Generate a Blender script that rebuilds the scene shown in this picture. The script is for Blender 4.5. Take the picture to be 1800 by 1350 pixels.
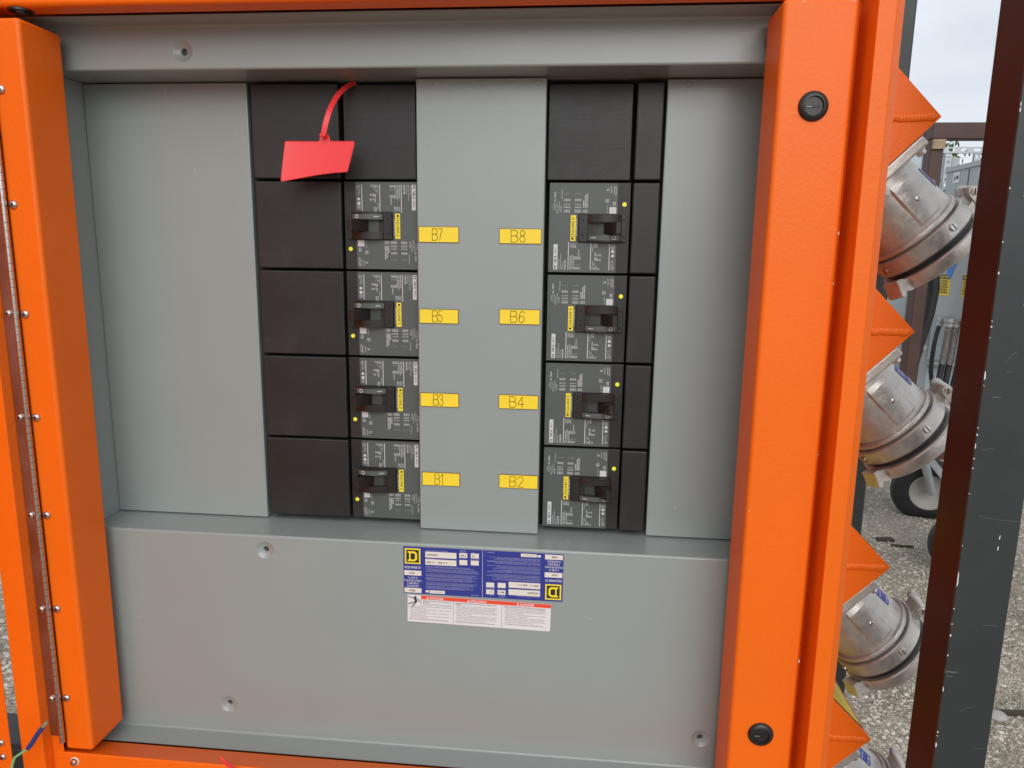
import bpy, math, random
from mathutils import Vector, Matrix
random.seed(7)
R = math.radians
C = bpy.context.scene.collection
for o in list(bpy.data.objects): bpy.data.objects.remove(o)

# ------------------------------------------------------------------ camera
cam_d = bpy.data.cameras.new('camera'); cam = bpy.data.objects.new('camera', cam_d); C.objects.link(cam)
bpy.context.scene.camera = cam
cam_d.sensor_width = 36; cam_d.lens = 1272.13 / 1800 * 36; cam_d.clip_start = 0.02; cam_d.clip_end = 2000
_rx, _ry, _rz = R(-10.3624), R(5.38127), R(0.775794)
_cy, _sy, _cp, _sp = math.cos(_ry), math.sin(_ry), math.cos(_rx), math.sin(_rx)
_f = Vector((-_sy*_cp, _cy*_cp, _sp)); _r = Vector((_cy, _sy, 0)); _u = _r.cross(_f)
_r2 = _r*math.cos(_rz) + _u*math.sin(_rz); _u2 = -_r*math.sin(_rz) + _u*math.cos(_rz)
M = Matrix((_r2, _u2, -_f)).transposed().to_4x4(); M.translation = Vector((0, -0.8991, 0)); cam.matrix_world = M
bpy.context.scene.render.resolution_x = 1024; bpy.context.scene.render.resolution_y = 768

# ------------------------------------------------------------------ sky, sun, exposure
SUN_EL, SUN_AZ = 30, 168          # azimuth measured from +Y towards +X : behind the viewer, a little right
w = bpy.data.worlds.new('World'); bpy.context.scene.world = w; w.use_nodes = True
nt = w.node_tree; N = nt.nodes; L = nt.links
bg = N['Background']; bg.inputs['Strength'].default_value = 0.1
sky = N.new('ShaderNodeTexSky'); sky.sky_type = 'NISHITA'; sky.sun_disc = False
sky.sun_elevation = R(SUN_EL); sky.sun_rotation = R(SUN_AZ)
tc = N.new('ShaderNodeTexCoord')
mp = N.new('ShaderNodeMapping'); mp.inputs['Scale'].default_value = (1, 1, 3.2); L.new(tc.outputs['Generated'], mp.inputs['Vector'])
cn = N.new('ShaderNodeTexNoise'); cn.inputs['Scale'].default_value = 2.2; cn.inputs['Detail'].default_value = 7; cn.inputs['Roughness'].default_value = 0.55
L.new(mp.outputs['Vector'], cn.inputs['Vector'])
cr = N.new('ShaderNodeValToRGB'); cr.color_ramp.elements[0].position = 0.32; cr.color_ramp.elements[1].position = 0.68
cr.color_ramp.elements[0].color = (0.66, 0.72, 0.80, 1); cr.color_ramp.elements[1].color = (0.92, 0.95, 1.0, 1)
L.new(cn.outputs['Fac'], cr.inputs['Fac'])
sc = N.new('ShaderNodeMix'); sc.data_type = 'RGBA'; sc.blend_type = 'MULTIPLY'; sc.inputs['Factor'].default_value = 1
L.new(cr.outputs['Color'], sc.inputs['A']); sc.inputs['B'].default_value = (9.25, 9.25, 9.25, 1)
mx = N.new('ShaderNodeMix'); mx.data_type = 'RGBA'; mx.inputs['Factor'].default_value = 0.92
L.new(sky.outputs['Color'], mx.inputs['A']); L.new(sc.outputs['Result'], mx.inputs['B']); L.new(mx.outputs['Result'], bg.inputs['Color'])
sd = bpy.data.lights.new('sun', 'SUN'); sd.energy = 1.5; sd.angle = R(48); sd.color = (1.0, 0.975, 0.94)
so = bpy.data.objects.new('sun', sd); C.objects.link(so)
_d = Vector((math.sin(R(SUN_AZ))*math.cos(R(SUN_EL)), math.cos(R(SUN_AZ))*math.cos(R(SUN_EL)), math.sin(R(SUN_EL))))
so.rotation_euler = _d.to_track_quat('Z', 'Y').to_euler()
vs = bpy.context.scene.view_settings; vs.view_transform = 'Standard'; vs.look = 'None'; vs.gamma = 1; vs.exposure = 0.18

# ------------------------------------------------------------------ materials
MATS = {}
def mat(name, col, rough=0.5, metal=0.0, coat=0.0, bump=0.0, bscale=400, var=0.0, vscale=6, spec=0.5, rvar=0.0, col2=None, croughness=0.15, emis=None):
    m = bpy.data.materials.new(name); m.use_nodes = True; n = m.node_tree.nodes; l = m.node_tree.links
    b = n['Principled BSDF']; b.inputs['Base Color'].default_value = (*col, 1); b.inputs['Roughness'].default_value = rough
    b.inputs['Metallic'].default_value = metal; b.inputs['Coat Weight'].default_value = coat; b.inputs['Coat Roughness'].default_value = croughness
    b.inputs['Specular IOR Level'].default_value = spec
    t = n.new('ShaderNodeTexCoord')
    if bump:
        x = n.new('ShaderNodeTexNoise'); x.inputs['Scale'].default_value = bscale; x.inputs['Detail'].default_value = 3
        l.new(t.outputs['Object'], x.inputs['Vector'])
        bu = n.new('ShaderNodeBump'); bu.inputs['Strength'].default_value = bump; bu.inputs['Distance'].default_value = 0.001
        l.new(x.outputs['Fac'], bu.inputs['Height']); l.new(bu.outputs['Normal'], b.inputs['Normal']); l.new(bu.outputs['Normal'], b.inputs['Coat Normal'])
    if var or rvar:
        x = n.new('ShaderNodeTexNoise'); x.inputs['Scale'].default_value = vscale; x.inputs['Detail'].default_value = 6; x.inputs['Roughness'].default_value = 0.6
        l.new(t.outputs['Object'], x.inputs['Vector'])
        if var:
            r = n.new('ShaderNodeValToRGB'); r.color_ramp.elements[0].position = 0.3; r.color_ramp.elements[1].position = 0.7
            c2 = col2 or tuple(min(1, c*(1+var)) for c in col); c1 = tuple(c*(1-var) for c in col) if not col2 else col
            r.color_ramp.elements[0].color = (*c1, 1); r.color_ramp.elements[1].color = (*c2, 1)
            l.new(x.outputs['Fac'], r.inputs['Fac']); l.new(r.outputs['Color'], b.inputs['Base Color'])
        if rvar:
            q = n.new('ShaderNodeMapRange'); q.inputs['To Min'].default_value = max(0.03, rough-rvar); q.inputs['To Max'].default_value = min(1, rough+rvar)
            q.inputs['From Min'].default_value = 0.3; q.inputs['From Max'].default_value = 0.7
            l.new(x.outputs['Fac'], q.inputs['Value']); l.new(q.outputs['Result'], b.inputs['Roughness'])
    MATS[name] = m; return m
def speck(m, col, scale, thr, stretch=(1,1,1), soft=0.02):
    """small chips / scratches of another colour with a shape of their own"""
    n = m.node_tree.nodes; l = m.node_tree.links; b = n['Principled BSDF']
    t = n.new('ShaderNodeTexCoord'); mp = n.new('ShaderNodeMapping'); mp.inputs['Scale'].default_value = stretch
    l.new(t.outputs['Object'], mp.inputs['Vector'])
    x = n.new('ShaderNodeTexNoise'); x.inputs['Scale'].default_value = scale; x.inputs['Detail'].default_value = 4
    l.new(mp.outputs['Vector'], x.inputs['Vector'])
    r = n.new('ShaderNodeMapRange'); r.inputs['From Min'].default_value = thr; r.inputs['From Max'].default_value = thr+soft
    l.new(x.outputs['Fac'], r.inputs['Value'])
    mix = n.new('ShaderNodeMix'); mix.data_type = 'RGBA'; l.new(r.outputs['Result'], mix.inputs['Factor'])
    src = b.inputs['Base Color']
    if src.is_linked: l.new(src.links[0].from_socket, mix.inputs['A'])
    else: mix.inputs['A'].default_value = src.default_value
    mix.inputs['B'].default_value = (*col, 1); l.new(mix.outputs['Result'], src); return m

mat('orange', (0.87, 0.146, 0.003), 0.46, coat=0.10, spec=0.32, bump=0.30, bscale=230, var=0.04, vscale=5, croughness=0.18)
mat('grey', (0.284, 0.326, 0.314), 0.36, coat=0.55, bump=0.10, bscale=420, var=0.015, vscale=9, rvar=0.05, croughness=0.26)
speck(MATS['grey'], (0.46, 0.44, 0.40), 60, 0.745)
speck(MATS['grey'], (0.25, 0.265, 0.26), 38, 0.745, soft=0.05)
mat('hole_dark', (0.05, 0.055, 0.055), 0.5)
mat('black', (0.016, 0.015, 0.015), 0.42, bump=0.25, bscale=900, var=0.15, vscale=12, rvar=0.06)
mat('void', (0.004, 0.004, 0.004), 0.8)
mat('bezel', (0.020, 0.016, 0.015), 0.34, bump=0.1, bscale=900)
mat('face', (0.086, 0.100, 0.093), 0.42, bump=0.05, bscale=700)
mat('wipe', (0.045, 0.05, 0.047), 0.4)
mat('white', (0.60, 0.61, 0.62), 0.5)
mat('ink', (0.02, 0.02, 0.02), 0.5)
mat('yellow', (0.90, 0.72, 0.03), 0.5)
mat('dot', (0.92, 0.90, 0.05), 0.5)
mat('plate', (0.92, 0.69, 0.035), 0.38, var=0.03, vscale=20)
mat('plate_edge', (0.10, 0.035, 0.01), 0.5)
mat('engraving', (0.09, 0.03, 0.005), 0.6)
mat('blue', (0.028, 0.040, 0.27), 0.4)
mat('paleink', (0.50, 0.53, 0.70), 0.5)
mat('cream', (0.74, 0.71, 0.64), 0.5)
mat('redband', (0.80, 0.075, 0.03), 0.45)
mat('labelwhite', (0.74, 0.73, 0.75), 0.4)
mat('redtag', (0.86, 0.038, 0.040), 0.36, coat=0.3, bump=0.1, bscale=60)
MATS['redtag'].node_tree.nodes['Principled BSDF'].inputs['Subsurface Weight'].default_value = 0.15
MATS['redtag'].node_tree.nodes['Principled BSDF'].inputs['Subsurface Radius'].default_value = (0.004, 0.001, 0.001)
mat('stainless', (0.60, 0.55, 0.52), 0.26, metal=1, bump=0.1, bscale=300, rvar=0.08)
mat('hinge_leaf', (0.40, 0.34, 0.33), 0.34, metal=1, rvar=0.1, var=0.12, vscale=14)
mat('alu', (0.56, 0.53, 0.49), 0.44, metal=0.62, bump=0.7, bscale=110, var=0.26, vscale=30, rvar=0.14)
speck(MATS['orange'], (0.62, 0.075, 0.004), 34, 0.75, soft=0.05)
speck(MATS['black'], (0.05, 0.05, 0.05), 9, 0.62, soft=0.3)
speck(MATS['alu'], (0.27, 0.21, 0.17), 30, 0.60, soft=0.14)
mat('rubber', (0.02, 0.02, 0.022), 0.55, bump=0.2, bscale=90, var=0.3, vscale=8)
mat('cap_black', (0.014, 0.014, 0.014), 0.38)
mat('charcoal', (0.028, 0.034, 0.035), 0.42, bump=0.2, bscale=70, var=0.12, vscale=7, rvar=0.06)
speck(MATS['charcoal'], (0.16, 0.18, 0.19), 26, 0.70, (1, 1, 5), 0.05)
speck(MATS['charcoal'], (0.75, 0.76, 0.74), 42, 0.775, (1.2, 1, 0.8))
mat('scratch', (0.11, 0.125, 0.125), 0.6)
mat('primer', (0.70, 0.69, 0.64), 0.6)
mat('oxide', (0.048, 0.013, 0.009), 0.55, spec=0.25, bump=0.15, bscale=70, var=0.14, vscale=10, rvar=0.06)
speck(MATS['oxide'], (0.24, 0.10, 0.08), 40, 0.76, (1, 1, 0.5), 0.05)
mat('oxide_far', (0.055, 0.022, 0.015), 0.5, var=0.3, vscale=12)
mat('galv', (0.40, 0.43, 0.44), 0.45, metal=0.3, var=0.12, vscale=18)
mat('far_grey', (0.38, 0.42, 0.43), 0.42, var=0.05, vscale=3)
mat('far_pale', (0.50, 0.57, 0.60), 0.5, var=0.06, vscale=3)
mat('sticker_yellow', (0.80, 0.60, 0.06), 0.5)
mat('tape_blue', (0.06, 0.22, 0.62), 0.5)
mat('tape_red', (0.55, 0.03, 0.03), 0.5)
mat('mesh_sleeve', (0.16, 0.16, 0.15), 0.5, bump=1.0, bscale=120, var=0.5, vscale=90)
mat('green_wire', (0.16, 0.58, 0.27), 0.4)
mat('crimp_blue', (0.012, 0.05, 0.20), 0.3)
mat('crimp_grey', (0.22, 0.22, 0.15), 0.4)
mat('wood', (0.30, 0.22, 0.14), 0.7, var=0.3, vscale=30)
mat('old_wood', (0.055, 0.042, 0.032), 0.9, bump=0.8, bscale=40, var=0.3, vscale=30)
mat('leaf', (0.07, 0.13, 0.03), 0.6, var=0.3, vscale=2)
mat('bark', (0.08, 0.06, 0.045), 0.9, bump=0.6, bscale=10)
mat('tyre', (0.012, 0.012, 0.013), 0.6, bump=0.3, bscale=60)
mat('cream_hub', (0.36, 0.35, 0.31), 0.5, var=0.1, vscale=10)
mat('pale_stone', (0.36, 0.34, 0.32), 0.85, var=0.12, vscale=15)
mat('red_litter', (0.55, 0.08, 0.08), 0.6)

# gravel ground
g = bpy.data.materials.new('gravel_ground'); g.use_nodes = True; n = g.node_tree.nodes; l = g.node_tree.links; b = n['Principled BSDF']; b.inputs['Roughness'].default_value = 0.95
t = n.new('ShaderNodeTexCoord')
v = n.new('ShaderNodeTexVoronoi'); v.inputs['Scale'].default_value = 110; l.new(t.outputs['Object'], v.inputs['Vector'])
v2 = n.new('ShaderNodeTexVoronoi'); v2.inputs['Scale'].default_value = 230; l.new(t.outputs['Object'], v2.inputs['Vector'])
x1 = n.new('ShaderNodeTexNoise'); x1.inputs['Scale'].default_value = 1.1; x1.inputs['Detail'].default_value = 8; x1.inputs['Roughness'].default_value = 0.7; l.new(t.outputs['Object'], x1.inputs['Vector'])
rp = n.new('ShaderNodeValToRGB'); rp.color_ramp.elements[0].color = (0.28, 0.245, 0.195, 1); rp.color_ramp.elements[1].color = (0.60, 0.55, 0.46, 1)
e = rp.color_ramp.elements.new(0.5); e.color = (0.44, 0.395, 0.325, 1)
sepc = n.new('ShaderNodeSeparateColor'); l.new(v.outputs['Color'], sepc.inputs['Color']); l.new(sepc.outputs['Red'], rp.inputs['Fac'])
rp2 = n.new('ShaderNodeValToRGB'); rp2.color_ramp.elements[0].color = (0.62, 0.60, 0.56, 1); rp2.color_ramp.elements[1].color = (1.08, 1.05, 1.0, 1); rp2.color_ramp.elements[0].position = 0.35; rp2.color_ramp.elements[1].position = 0.6
l.new(x1.outputs['Fac'], rp2.inputs['Fac'])
mm = n.new('ShaderNodeMix'); mm.data_type = 'RGBA'; mm.blend_type = 'MULTIPLY'; mm.inputs['Factor'].default_value = 1
l.new(rp.outputs['Color'], mm.inputs['A']); l.new(rp2.outputs['Color'], mm.inputs['B']); l.new(mm.outputs['Result'], b.inputs['Base Color'])
ad = n.new('ShaderNodeMath'); ad.operation = 'ADD'; l.new(v.outputs['Distance'], ad.inputs[0]); l.new(v2.outputs['Distance'], ad.inputs[1])
bu = n.new('ShaderNodeBump'); bu.invert = True; bu.inputs['Strength'].default_value = 1.0; bu.inputs['Distance'].default_value = 0.006
l.new(ad.outputs['Value'], bu.inputs['Height']); l.new(bu.outputs['Normal'], b.inputs['Normal']); MATS['gravel_ground'] = g
def stone_mat(name, col):
    m = mat(name, col, 0.9, var=0.22, vscale=35, bump=0.6, bscale=120); return m
stone_mat('stone_a', (0.48, 0.44, 0.365)); stone_mat('stone_b', (0.38, 0.34, 0.28)); stone_mat('stone_c', (0.58, 0.545, 0.48)); stone_mat('stone_d', (0.28, 0.25, 0.205))
mat('grass', (0.10, 0.16, 0.035), 0.7, var=0.3, vscale=20)

# ------------------------------------------------------------------ mesh builder
class MB:
    def __init__(s): s.v = []; s.f = []; s.m = []; s.mats = []
    def mi(s, name):
        if name not in s.mats: s.mats.append(name)
        return s.mats.index(name)
    def add(s, vs, fs, mt, smooth=False):
        o = len(s.v); s.v += [tuple(p) for p in vs]; k = s.mi(mt)
        for f in fs: s.f.append((tuple(o+i for i in f), k, smooth))
        return s
    def quad(s, a, b, c, d, mt): return s.add([a, b, c, d], [(0, 1, 2, 3)], mt)
    def box(s, x0, x1, y0, y1, z0, z1, mt, M=None):
        vs = [(x, y, z) for x in (x0, x1) for y in (y0, y1) for z in (z0, z1)]
        if M is not None: vs = [M @ Vector(p) for p in vs]
        return s.add(vs, [(0, 1, 3, 2), (4, 6, 7, 5), (0, 4, 5, 1), (2, 3, 7, 6), (0, 2, 6, 4), (1, 5, 7, 3)], mt)
    def prism(s, pts, fn, t0, t1, mt, smooth=False, caps=True):
        """closed 2d outline pts; fn(u, v, t) -> 3d"""
        k = len(pts); vs = [fn(u, v_, t0) for u, v_ in pts] + [fn(u, v_, t1) for u, v_ in pts]
        s.add(vs, [(i, (i+1) % k, k+(i+1) % k, k+i) for i in range(k)], mt, smooth)
        if caps: s.add(vs, [tuple(range(k-1, -1, -1)), tuple(range(k, 2*k))], mt)
        return s
    def lathe(s, prof, M, mt, seg=48, smooth=True, a0=0, a1=2*math.pi):
        """prof: (radius, height) along local z; M places it"""
        if smooth and len(prof) > 2:          # keep sharp profile corners sharp
            cut = []
            for i in range(1, len(prof)-1):
                (r0, h0), (r1, h1), (r2, h2) = prof[i-1:i+2]
                d = abs(math.atan2(h2-h1, r2-r1)-math.atan2(h1-h0, r1-r0)); d = min(d, 2*math.pi-d)
                if d > 0.62: cut.append(i)
            if cut:
                b = [0]+cut+[len(prof)-1]
                for i, j in zip(b[:-1], b[1:]): s.lathe(prof[i:j+1], M, mt, seg, True, a0, a1)
                return s
        full = abs(a1-a0-2*math.pi) < 1e-6; k = seg if full else seg+1; vs = []
        for r, h in prof:
            for i in range(k):
                a = a0+(a1-a0)*i/seg; vs.append(M @ Vector((r*math.cos(a), r*math.sin(a), h)))
        fs = []
        for j in range(len(prof)-1):
            for i in range(seg):
                i2 = (i+1) % k if full else i+1
                fs.append((j*k+i, j*k+i2, (j+1)*k+i2, (j+1)*k+i))
        s.add(vs, fs, mt, smooth)
        return s
    def disc(s, r, h, M, mt, seg=32): return s.add([M @ Vector((r*math.cos(2*math.pi*i/seg), r*math.sin(2*math.pi*i/seg), h)) for i in range(seg)], [tuple(range(seg))], mt)
    def tube(s, pts, r, mt, seg=10, rr=None, caps=True):
        pts = [Vector(p) for p in pts]; k = len(pts); vs = []
        up = Vector((0.13, 0.2, 1)).normalized()
        for i, p in enumerate(pts):
            d = (pts[min(i+1, k-1)]-pts[max(i-1, 0)]).normalized(); a = d.cross(up)
            if a.length < 1e-3: a = d.cross(Vector((1, 0, 0)))
            a.normalize(); b_ = d.cross(a); q = rr[i] if rr else r
            for j in range(seg):
                t_ = 2*math.pi*j/seg; vs.append(p+a*(q*math.cos(t_))+b_*(q*math.sin(t_)))
        fs = [(i*seg+j, i*seg+(j+1) % seg, (i+1)*seg+(j+1) % seg, (i+1)*seg+j) for i in range(k-1) for j in range(seg)]
        s.add(vs, fs, mt, True)
        if caps: s.add(vs, [tuple(range(seg)), tuple(range((k-1)*seg, k*seg))], mt)
        return s
    def ribbon(s, pts, wd, fn, mt):
        """2d polyline drawn as a flat line of width wd"""
        for a, b_ in zip(pts[:-1], pts[1:]):
            dx, dy = b_[0]-a[0], b_[1]-a[1]; q = math.hypot(dx, dy) or 1; nx, ny = -dy/q*wd/2, dx/q*wd/2; ex, ey = dx/q*wd/2, dy/q*wd/2
            s.add([fn(a[0]-ex+nx, a[1]-ey+ny), fn(a[0]-ex-nx, a[1]-ey-ny), fn(b_[0]+ex-nx, b_[1]+ey-ny), fn(b_[0]+ex+nx, b_[1]+ey+ny)], [(0, 1, 2, 3)], mt)
        return s
    def build(s, name, parent=None, bevel=0, seg=3, loc=None, rot=None):
        me = bpy.data.meshes.new(name); me.from_pydata(s.v, [], [f[0] for f in s.f])
        for mt in s.mats: me.materials.append(MATS[mt])
        for p, f in zip(me.polygons, s.f): p.material_index = f[1]; p.use_smooth = f[2] or bevel > 0
        me.update()
        o = bpy.data.objects.new(name, me); C.objects.link(o)
        if parent: o.parent = parent
        if loc: o.location = loc
        if rot: o.rotation_euler = rot
        if bevel:
            bm_ = o.modifiers.new('bevel', 'BEVEL'); bm_.width = bevel; bm_.segments = seg; bm_.limit_method = 'ANGLE'; bm_.angle_limit = R(35); bm_.harden_normals = True
        return o
def tag(o, label=None, cat=None, group=None, kind=None):
    if label: o['label'] = label
    if cat: o['category'] = cat
    if group: o['group'] = group
    if kind: o['kind'] = kind
    return o
def empty(name, loc=(0, 0, 0), rot=None):
    o = bpy.data.objects.new(name, None); C.objects.link(o); o.location = loc; o.empty_display_size = 0.02
    if rot: o.rotation_euler = rot
    return o
def copy_tree(o, parent=None):
    c = o.copy(); C.objects.link(c); c.parent = parent
    for ch in [q for q in bpy.data.objects if q.parent == o]: copy_tree(ch, c)
    return c
def frame(origin, zaxis, xhint=(0, 1, 0)):
    z = Vector(zaxis).normalized(); x = Vector(xhint); x = x - z*x.dot(z)
    if x.length < 1e-4: x = Vector((1, 0, 0)); x = x - z*x.dot(z)
    x.normalize(); y = z.cross(x)
    m = Matrix((x, y, z)).transposed().to_4x4(); m.translation = Vector(origin); return m
# text as mesh
_tc = {}
def glyphs(txt, bold=0.0):
    k = (txt, bold)
    if k not in _tc:
        cu = bpy.data.curves.new('t', 'FONT'); cu.body = txt; cu.size = 1; cu.resolution_u = 2; cu.offset = bold
        ob = bpy.data.objects.new('t', cu); C.objects.link(ob)
        dg = bpy.context.evaluated_depsgraph_get(); me = bpy.data.meshes.new_from_object(ob.evaluated_get(dg))
        vs = [(v_.co.x, v_.co.y) for v_ in me.vertices]; fs = [tuple(p.vertices) for p in me.polygons]
        bpy.data.objects.remove(ob); bpy.data.meshes.remove(me)
        xs = [p[0] for p in vs] or [0]
        _tc[k] = (vs, fs, min(xs), max(xs))
    return _tc[k]
def text(mb, txt, h, u, v_, fn, mt, rot=0, align='L', width=None, bold=0.0):
    """h = cap height; baseline starts at (u, v); fn maps 2d to 3d; width squeezes the line to a length"""
    vs, fs, x0, x1 = glyphs(txt, bold); s_ = h/0.72; sx = s_
    if width: sx = width/(x1-x0)
    ox = {'L': -x0, 'C': -(x0+x1)/2, 'R': -x1}[align]; c_, n_ = math.cos(rot), math.sin(rot)
    out = []
    for a, b_ in vs:
        p, q = (a+ox)*sx, b_*s_; out.append(fn(u+p*c_-q*n_, v_+p*n_+q*c_))
    mb.add(out, fs, mt)

# ------------------------------------------------------------------ ground, trees
g = MB(); g.quad((-300, -200, -1.5), (300, -200, -1.5), (300, 400, -1.5), (-300, 400, -1.5), 'gravel_ground')
tag(g.build('ground'), kind='structure')
def stones():
    base = [(1.9, 0, 0), (-1.9, 0, 0), (0, 1.9, 0), (0, -1.9, 0), (0, 0, 1.9), (0, 0, -1.9)]
    fcs = [(0, 2, 4), (2, 1, 4), (1, 3, 4), (3, 0, 4), (2, 0, 5), (1, 2, 5), (3, 1, 5), (0, 3, 5)]
    mb = MB()
    def put(x, y, s_):
        a, b_, c_ = (random.uniform(0.6, 1.25)*s_ for _ in range(3)); c_ *= 0.65; th = random.uniform(0, 6.28); ct, st = math.cos(th), math.sin(th)
        vs = []
        for p in base:
            j = random.uniform(0.75, 1.15)/1.9; px, py, pz = p[0]*a*j, p[1]*b_*j, p[2]*c_*j
            vs.append((x+px*ct-py*st, y+px*st+py*ct, -1.5+c_*0.25+pz))
        mb.add(vs, fcs, random.choice(('stone_a', 'stone_a', 'stone_a', 'stone_b', 'stone_c', 'stone_b', 'stone_d')))
    for _ in range(38000):
        y = random.uniform(0.95, 4.6); x = random.uniform(0.75+0.15*y, 1.45+0.85*y); put(x, y, random.choice((0.0035, 0.0045, 0.0050, 0.0055, 0.0065, 0.0080, 0.011)))
    for _ in range(5000):
        y = random.uniform(0.4, 2.6); x = random.uniform(-1.25-0.8*y, -1.05-0.5*y); put(x, y, random.choice((0.005, 0.008, 0.010, 0.014)))
    for _ in range(2500):
        y = random.uniform(-2, 7); x = random.uniform(-4, 7); put(x, y, random.uniform(0.005, 0.011))
    return mb
tag(stones().build('gravel'), kind='stuff', label='loose pale crushed stone gravel covering the yard', cat='gravel')
gr = MB()
for cx, cy, k in ((1.17, 1.62, 40), (1.32, 1.35, 30), (1.5, 1.5, 70), (1.62, 1.38, 50), (1.3, 1.15, 40), (1.9, 1.95, 60), (2.3, 2.4, 50), (1.45, 2.1, 30)):
    for _ in range(k):
        x = random.gauss(cx, 0.05); y = random.gauss(cy, 0.05); h = random.uniform(0.008, 0.03); a = random.uniform(0, 3.14); q = 0.0015
        gr.add([(x-q*math.cos(a), y-q*math.sin(a), -1.5), (x+q*math.cos(a), y+q*math.sin(a), -1.5), (x+random.uniform(-.012, .012), y+random.uniform(-.012, .012), -1.5+h)], [(0, 1, 2)], 'grass')
tag(gr.build('grass'), kind='stuff', label='thin tufts of green grass growing through the gravel', cat='grass')
def tree(x, y, h, r, label):
    t_ = empty('tree', (x, y, -1.5)); tag(t_, label, 'tree', 'trees beyond the yard')
    m_ = MB(); m_.tube([(0, 0, 0), (0.1, 0, h*.3), (-0.1, 0.1, h*.6), (0, 0, h*.85)], 0.1, 'bark', 8, rr=[.2, .15, .1, .03])
    for k in range(6):
        a = k*1.1; m_.tube([(0, 0, h*(.35+.07*k)), (math.cos(a)*r*.4, math.sin(a)*r*.4, h*(.5+.07*k)), (math.cos(a)*r*.8, math.sin(a)*r*.8, h*(.58+.06*k))], .05, 'bark', 6, rr=[.08, .05, .02])
    m_.build('trunk', t_)
    m_ = MB(); cl = [(random.uniform(-r, r)*.75, random.uniform(-r, r)*.75, h*random.uniform(.35, .95), random.uniform(.25, .5)*r) for _ in range(22)]
    for cx, cy, cz, cr_ in cl:
        for _ in range(130):
            d = Vector((random.gauss(0, 1), random.gauss(0, 1), random.gauss(0, 1))).normalized()*cr_*random.uniform(.5, 1.05); q = random.uniform(.07, .14)
            p = Vector((cx, cy, cz))+d; a = Vector((random.gauss(0, 1), random.gauss(0, 1), random.gauss(0, 1))).normalized()*q; b_ = a.cross(d).normalized()*q*.6
            m_.add([p-a, p+b_, p+a, p-b_], [(0, 1, 2, 3)], 'leaf')
    m_.build('crown', t_)
tree(15.2, 24, 5.0, 1.8, 'green tree seen in the gap above the double door grey cabinet')
tree(18.0, 25, 4.9, 2.2, 'low green tree beyond the yard hidden mostly behind the brown post')
tree(12.8, 26, 4.9, 2.0, 'low green tree beyond the yard left of the pale grey cabinet')

# ------------------------------------------------------------------ grey panelboard trim
ZT, ZL, ZB, ZTT, YF = 0.214, -0.386, -0.6905, 0.2653, -0.0345
trim = empty('panelboard_trim', (0, 0, ZB)); tag(trim, 'large grey painted steel dead front with centre strip around the breakers', 'panel cover')
T = Matrix.Translation((0, 0, -ZB))
def shift(mb): mb.v = [(x, y, z-ZB) for x, y, z in mb.v]; return mb
def sheet(mb, x0, x1, z0, z1, y, holes, mt):
    """flat front with dimpled screw holes"""
    q = 0.0165
    xs = sorted({x0, x1} | {h[0]-q for h in holes} | {h[0]+q for h in holes}); zs = sorted({z0, z1} | {h[1]-q for h in holes} | {h[1]+q for h in holes})
    for i in range(len(xs)-1):
        for j in range(len(zs)-1):
            cx, cz = (xs[i]+xs[i+1])/2, (zs[j]+zs[j+1])/2
            hh = [h for h in holes if abs(h[0]-cx) < q and abs(h[1]-cz) < q]
            if not hh: mb.quad((xs[i], y, zs[j]), (xs[i+1], y, zs[j]), (xs[i+1], y, zs[j+1]), (xs[i], y, zs[j+1]), mt); continue
            hx, hz = hh[0]; seg = 32; rings = []
            for rr_, dy in ((None, 0), (.0125, 0), (.0118, .0004), (.0095, .0016), (.0068, .0030), (.0050, .0034), (.0042, .0034), (.0042, .0075)):
                ring = []
                for k in range(seg):
                    a = 2*math.pi*(k+.5)/seg; c_, s_ = math.cos(a), math.sin(a); rad = rr_ if rr_ else q/max(abs(c_), abs(s_))
                    ring.append((hx+rad*c_, y+dy, hz+rad*s_))
                rings.append(ring)
            # square corner fillers
            sqc = [(hx+sx*q, y, hz+sz*q) for sx, sz in ((1, 1), (-1, 1), (-1, -1), (1, -1))]
            for ci, (k0) in enumerate((3, 11, 19, 27)): mb.add([rings[0][k0], sqc[ci], rings[0][k0+1]], [(0, 1, 2)], mt)
            vs = [p for r_ in rings for p in r_]
            fs = [[(a*seg+k, a*seg+(k+1) % seg, (a+1)*seg+(k+1) % seg, (a+1)*seg+k) for k in range(seg)] for a in range(len(rings)-1)]
            mb.add(vs, fs[0], mt); mb.add(vs, [f for z_ in fs[1:] for f in z_], mt, True)
            mb.add([(p[0], y+.0075, p[2]) for p in rings[-1]], [tuple(range(seg))], 'hole_dark')
def bend(mb, x0, x1, cy, cz, r, a0, a1, mt, seg=6):
    p = [(cy+r*math.cos(a0+(a1-a0)*i/seg), cz+r*math.sin(a0+(a1-a0)*i/seg)) for i in range(seg+1)]
    vs = [(x0, a, b_) for a, b_ in p]+[(x1, a, b_) for a, b_ in p]
    mb.add(vs, [(i, i+1, seg+2+i, seg+1+i) for i in range(seg)], mt, True)
XA, XB = -0.684, 0.262; rb = 0.0028; H = math.pi/2
m = MB()
sheet(m, XA, XB, ZT+rb, ZTT-rb, 0, [(-0.4942, 0.2354), (0.16+.05, 0.2354)], 'grey')
bend(m, XA, XB, rb, ZT+rb, rb, math.pi, math.pi*1.5, 'grey'); bend(m, XA, XB, -rb, ZTT-rb, rb, 0, H, 'grey')
m.quad((XA, rb, ZT), (XB, rb, ZT), (XB, .092, ZT), (XA, .092, ZT), 'grey')
m.quad((XA, YF, ZTT), (XB, YF, ZTT), (XB, -rb, ZTT), (XA, -rb, ZTT), 'grey')
m.quad((XA, YF, ZTT+.0015), (XB, YF, ZTT+.0015), (XB, YF, ZTT), (XA, YF, ZTT), 'grey')
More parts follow.
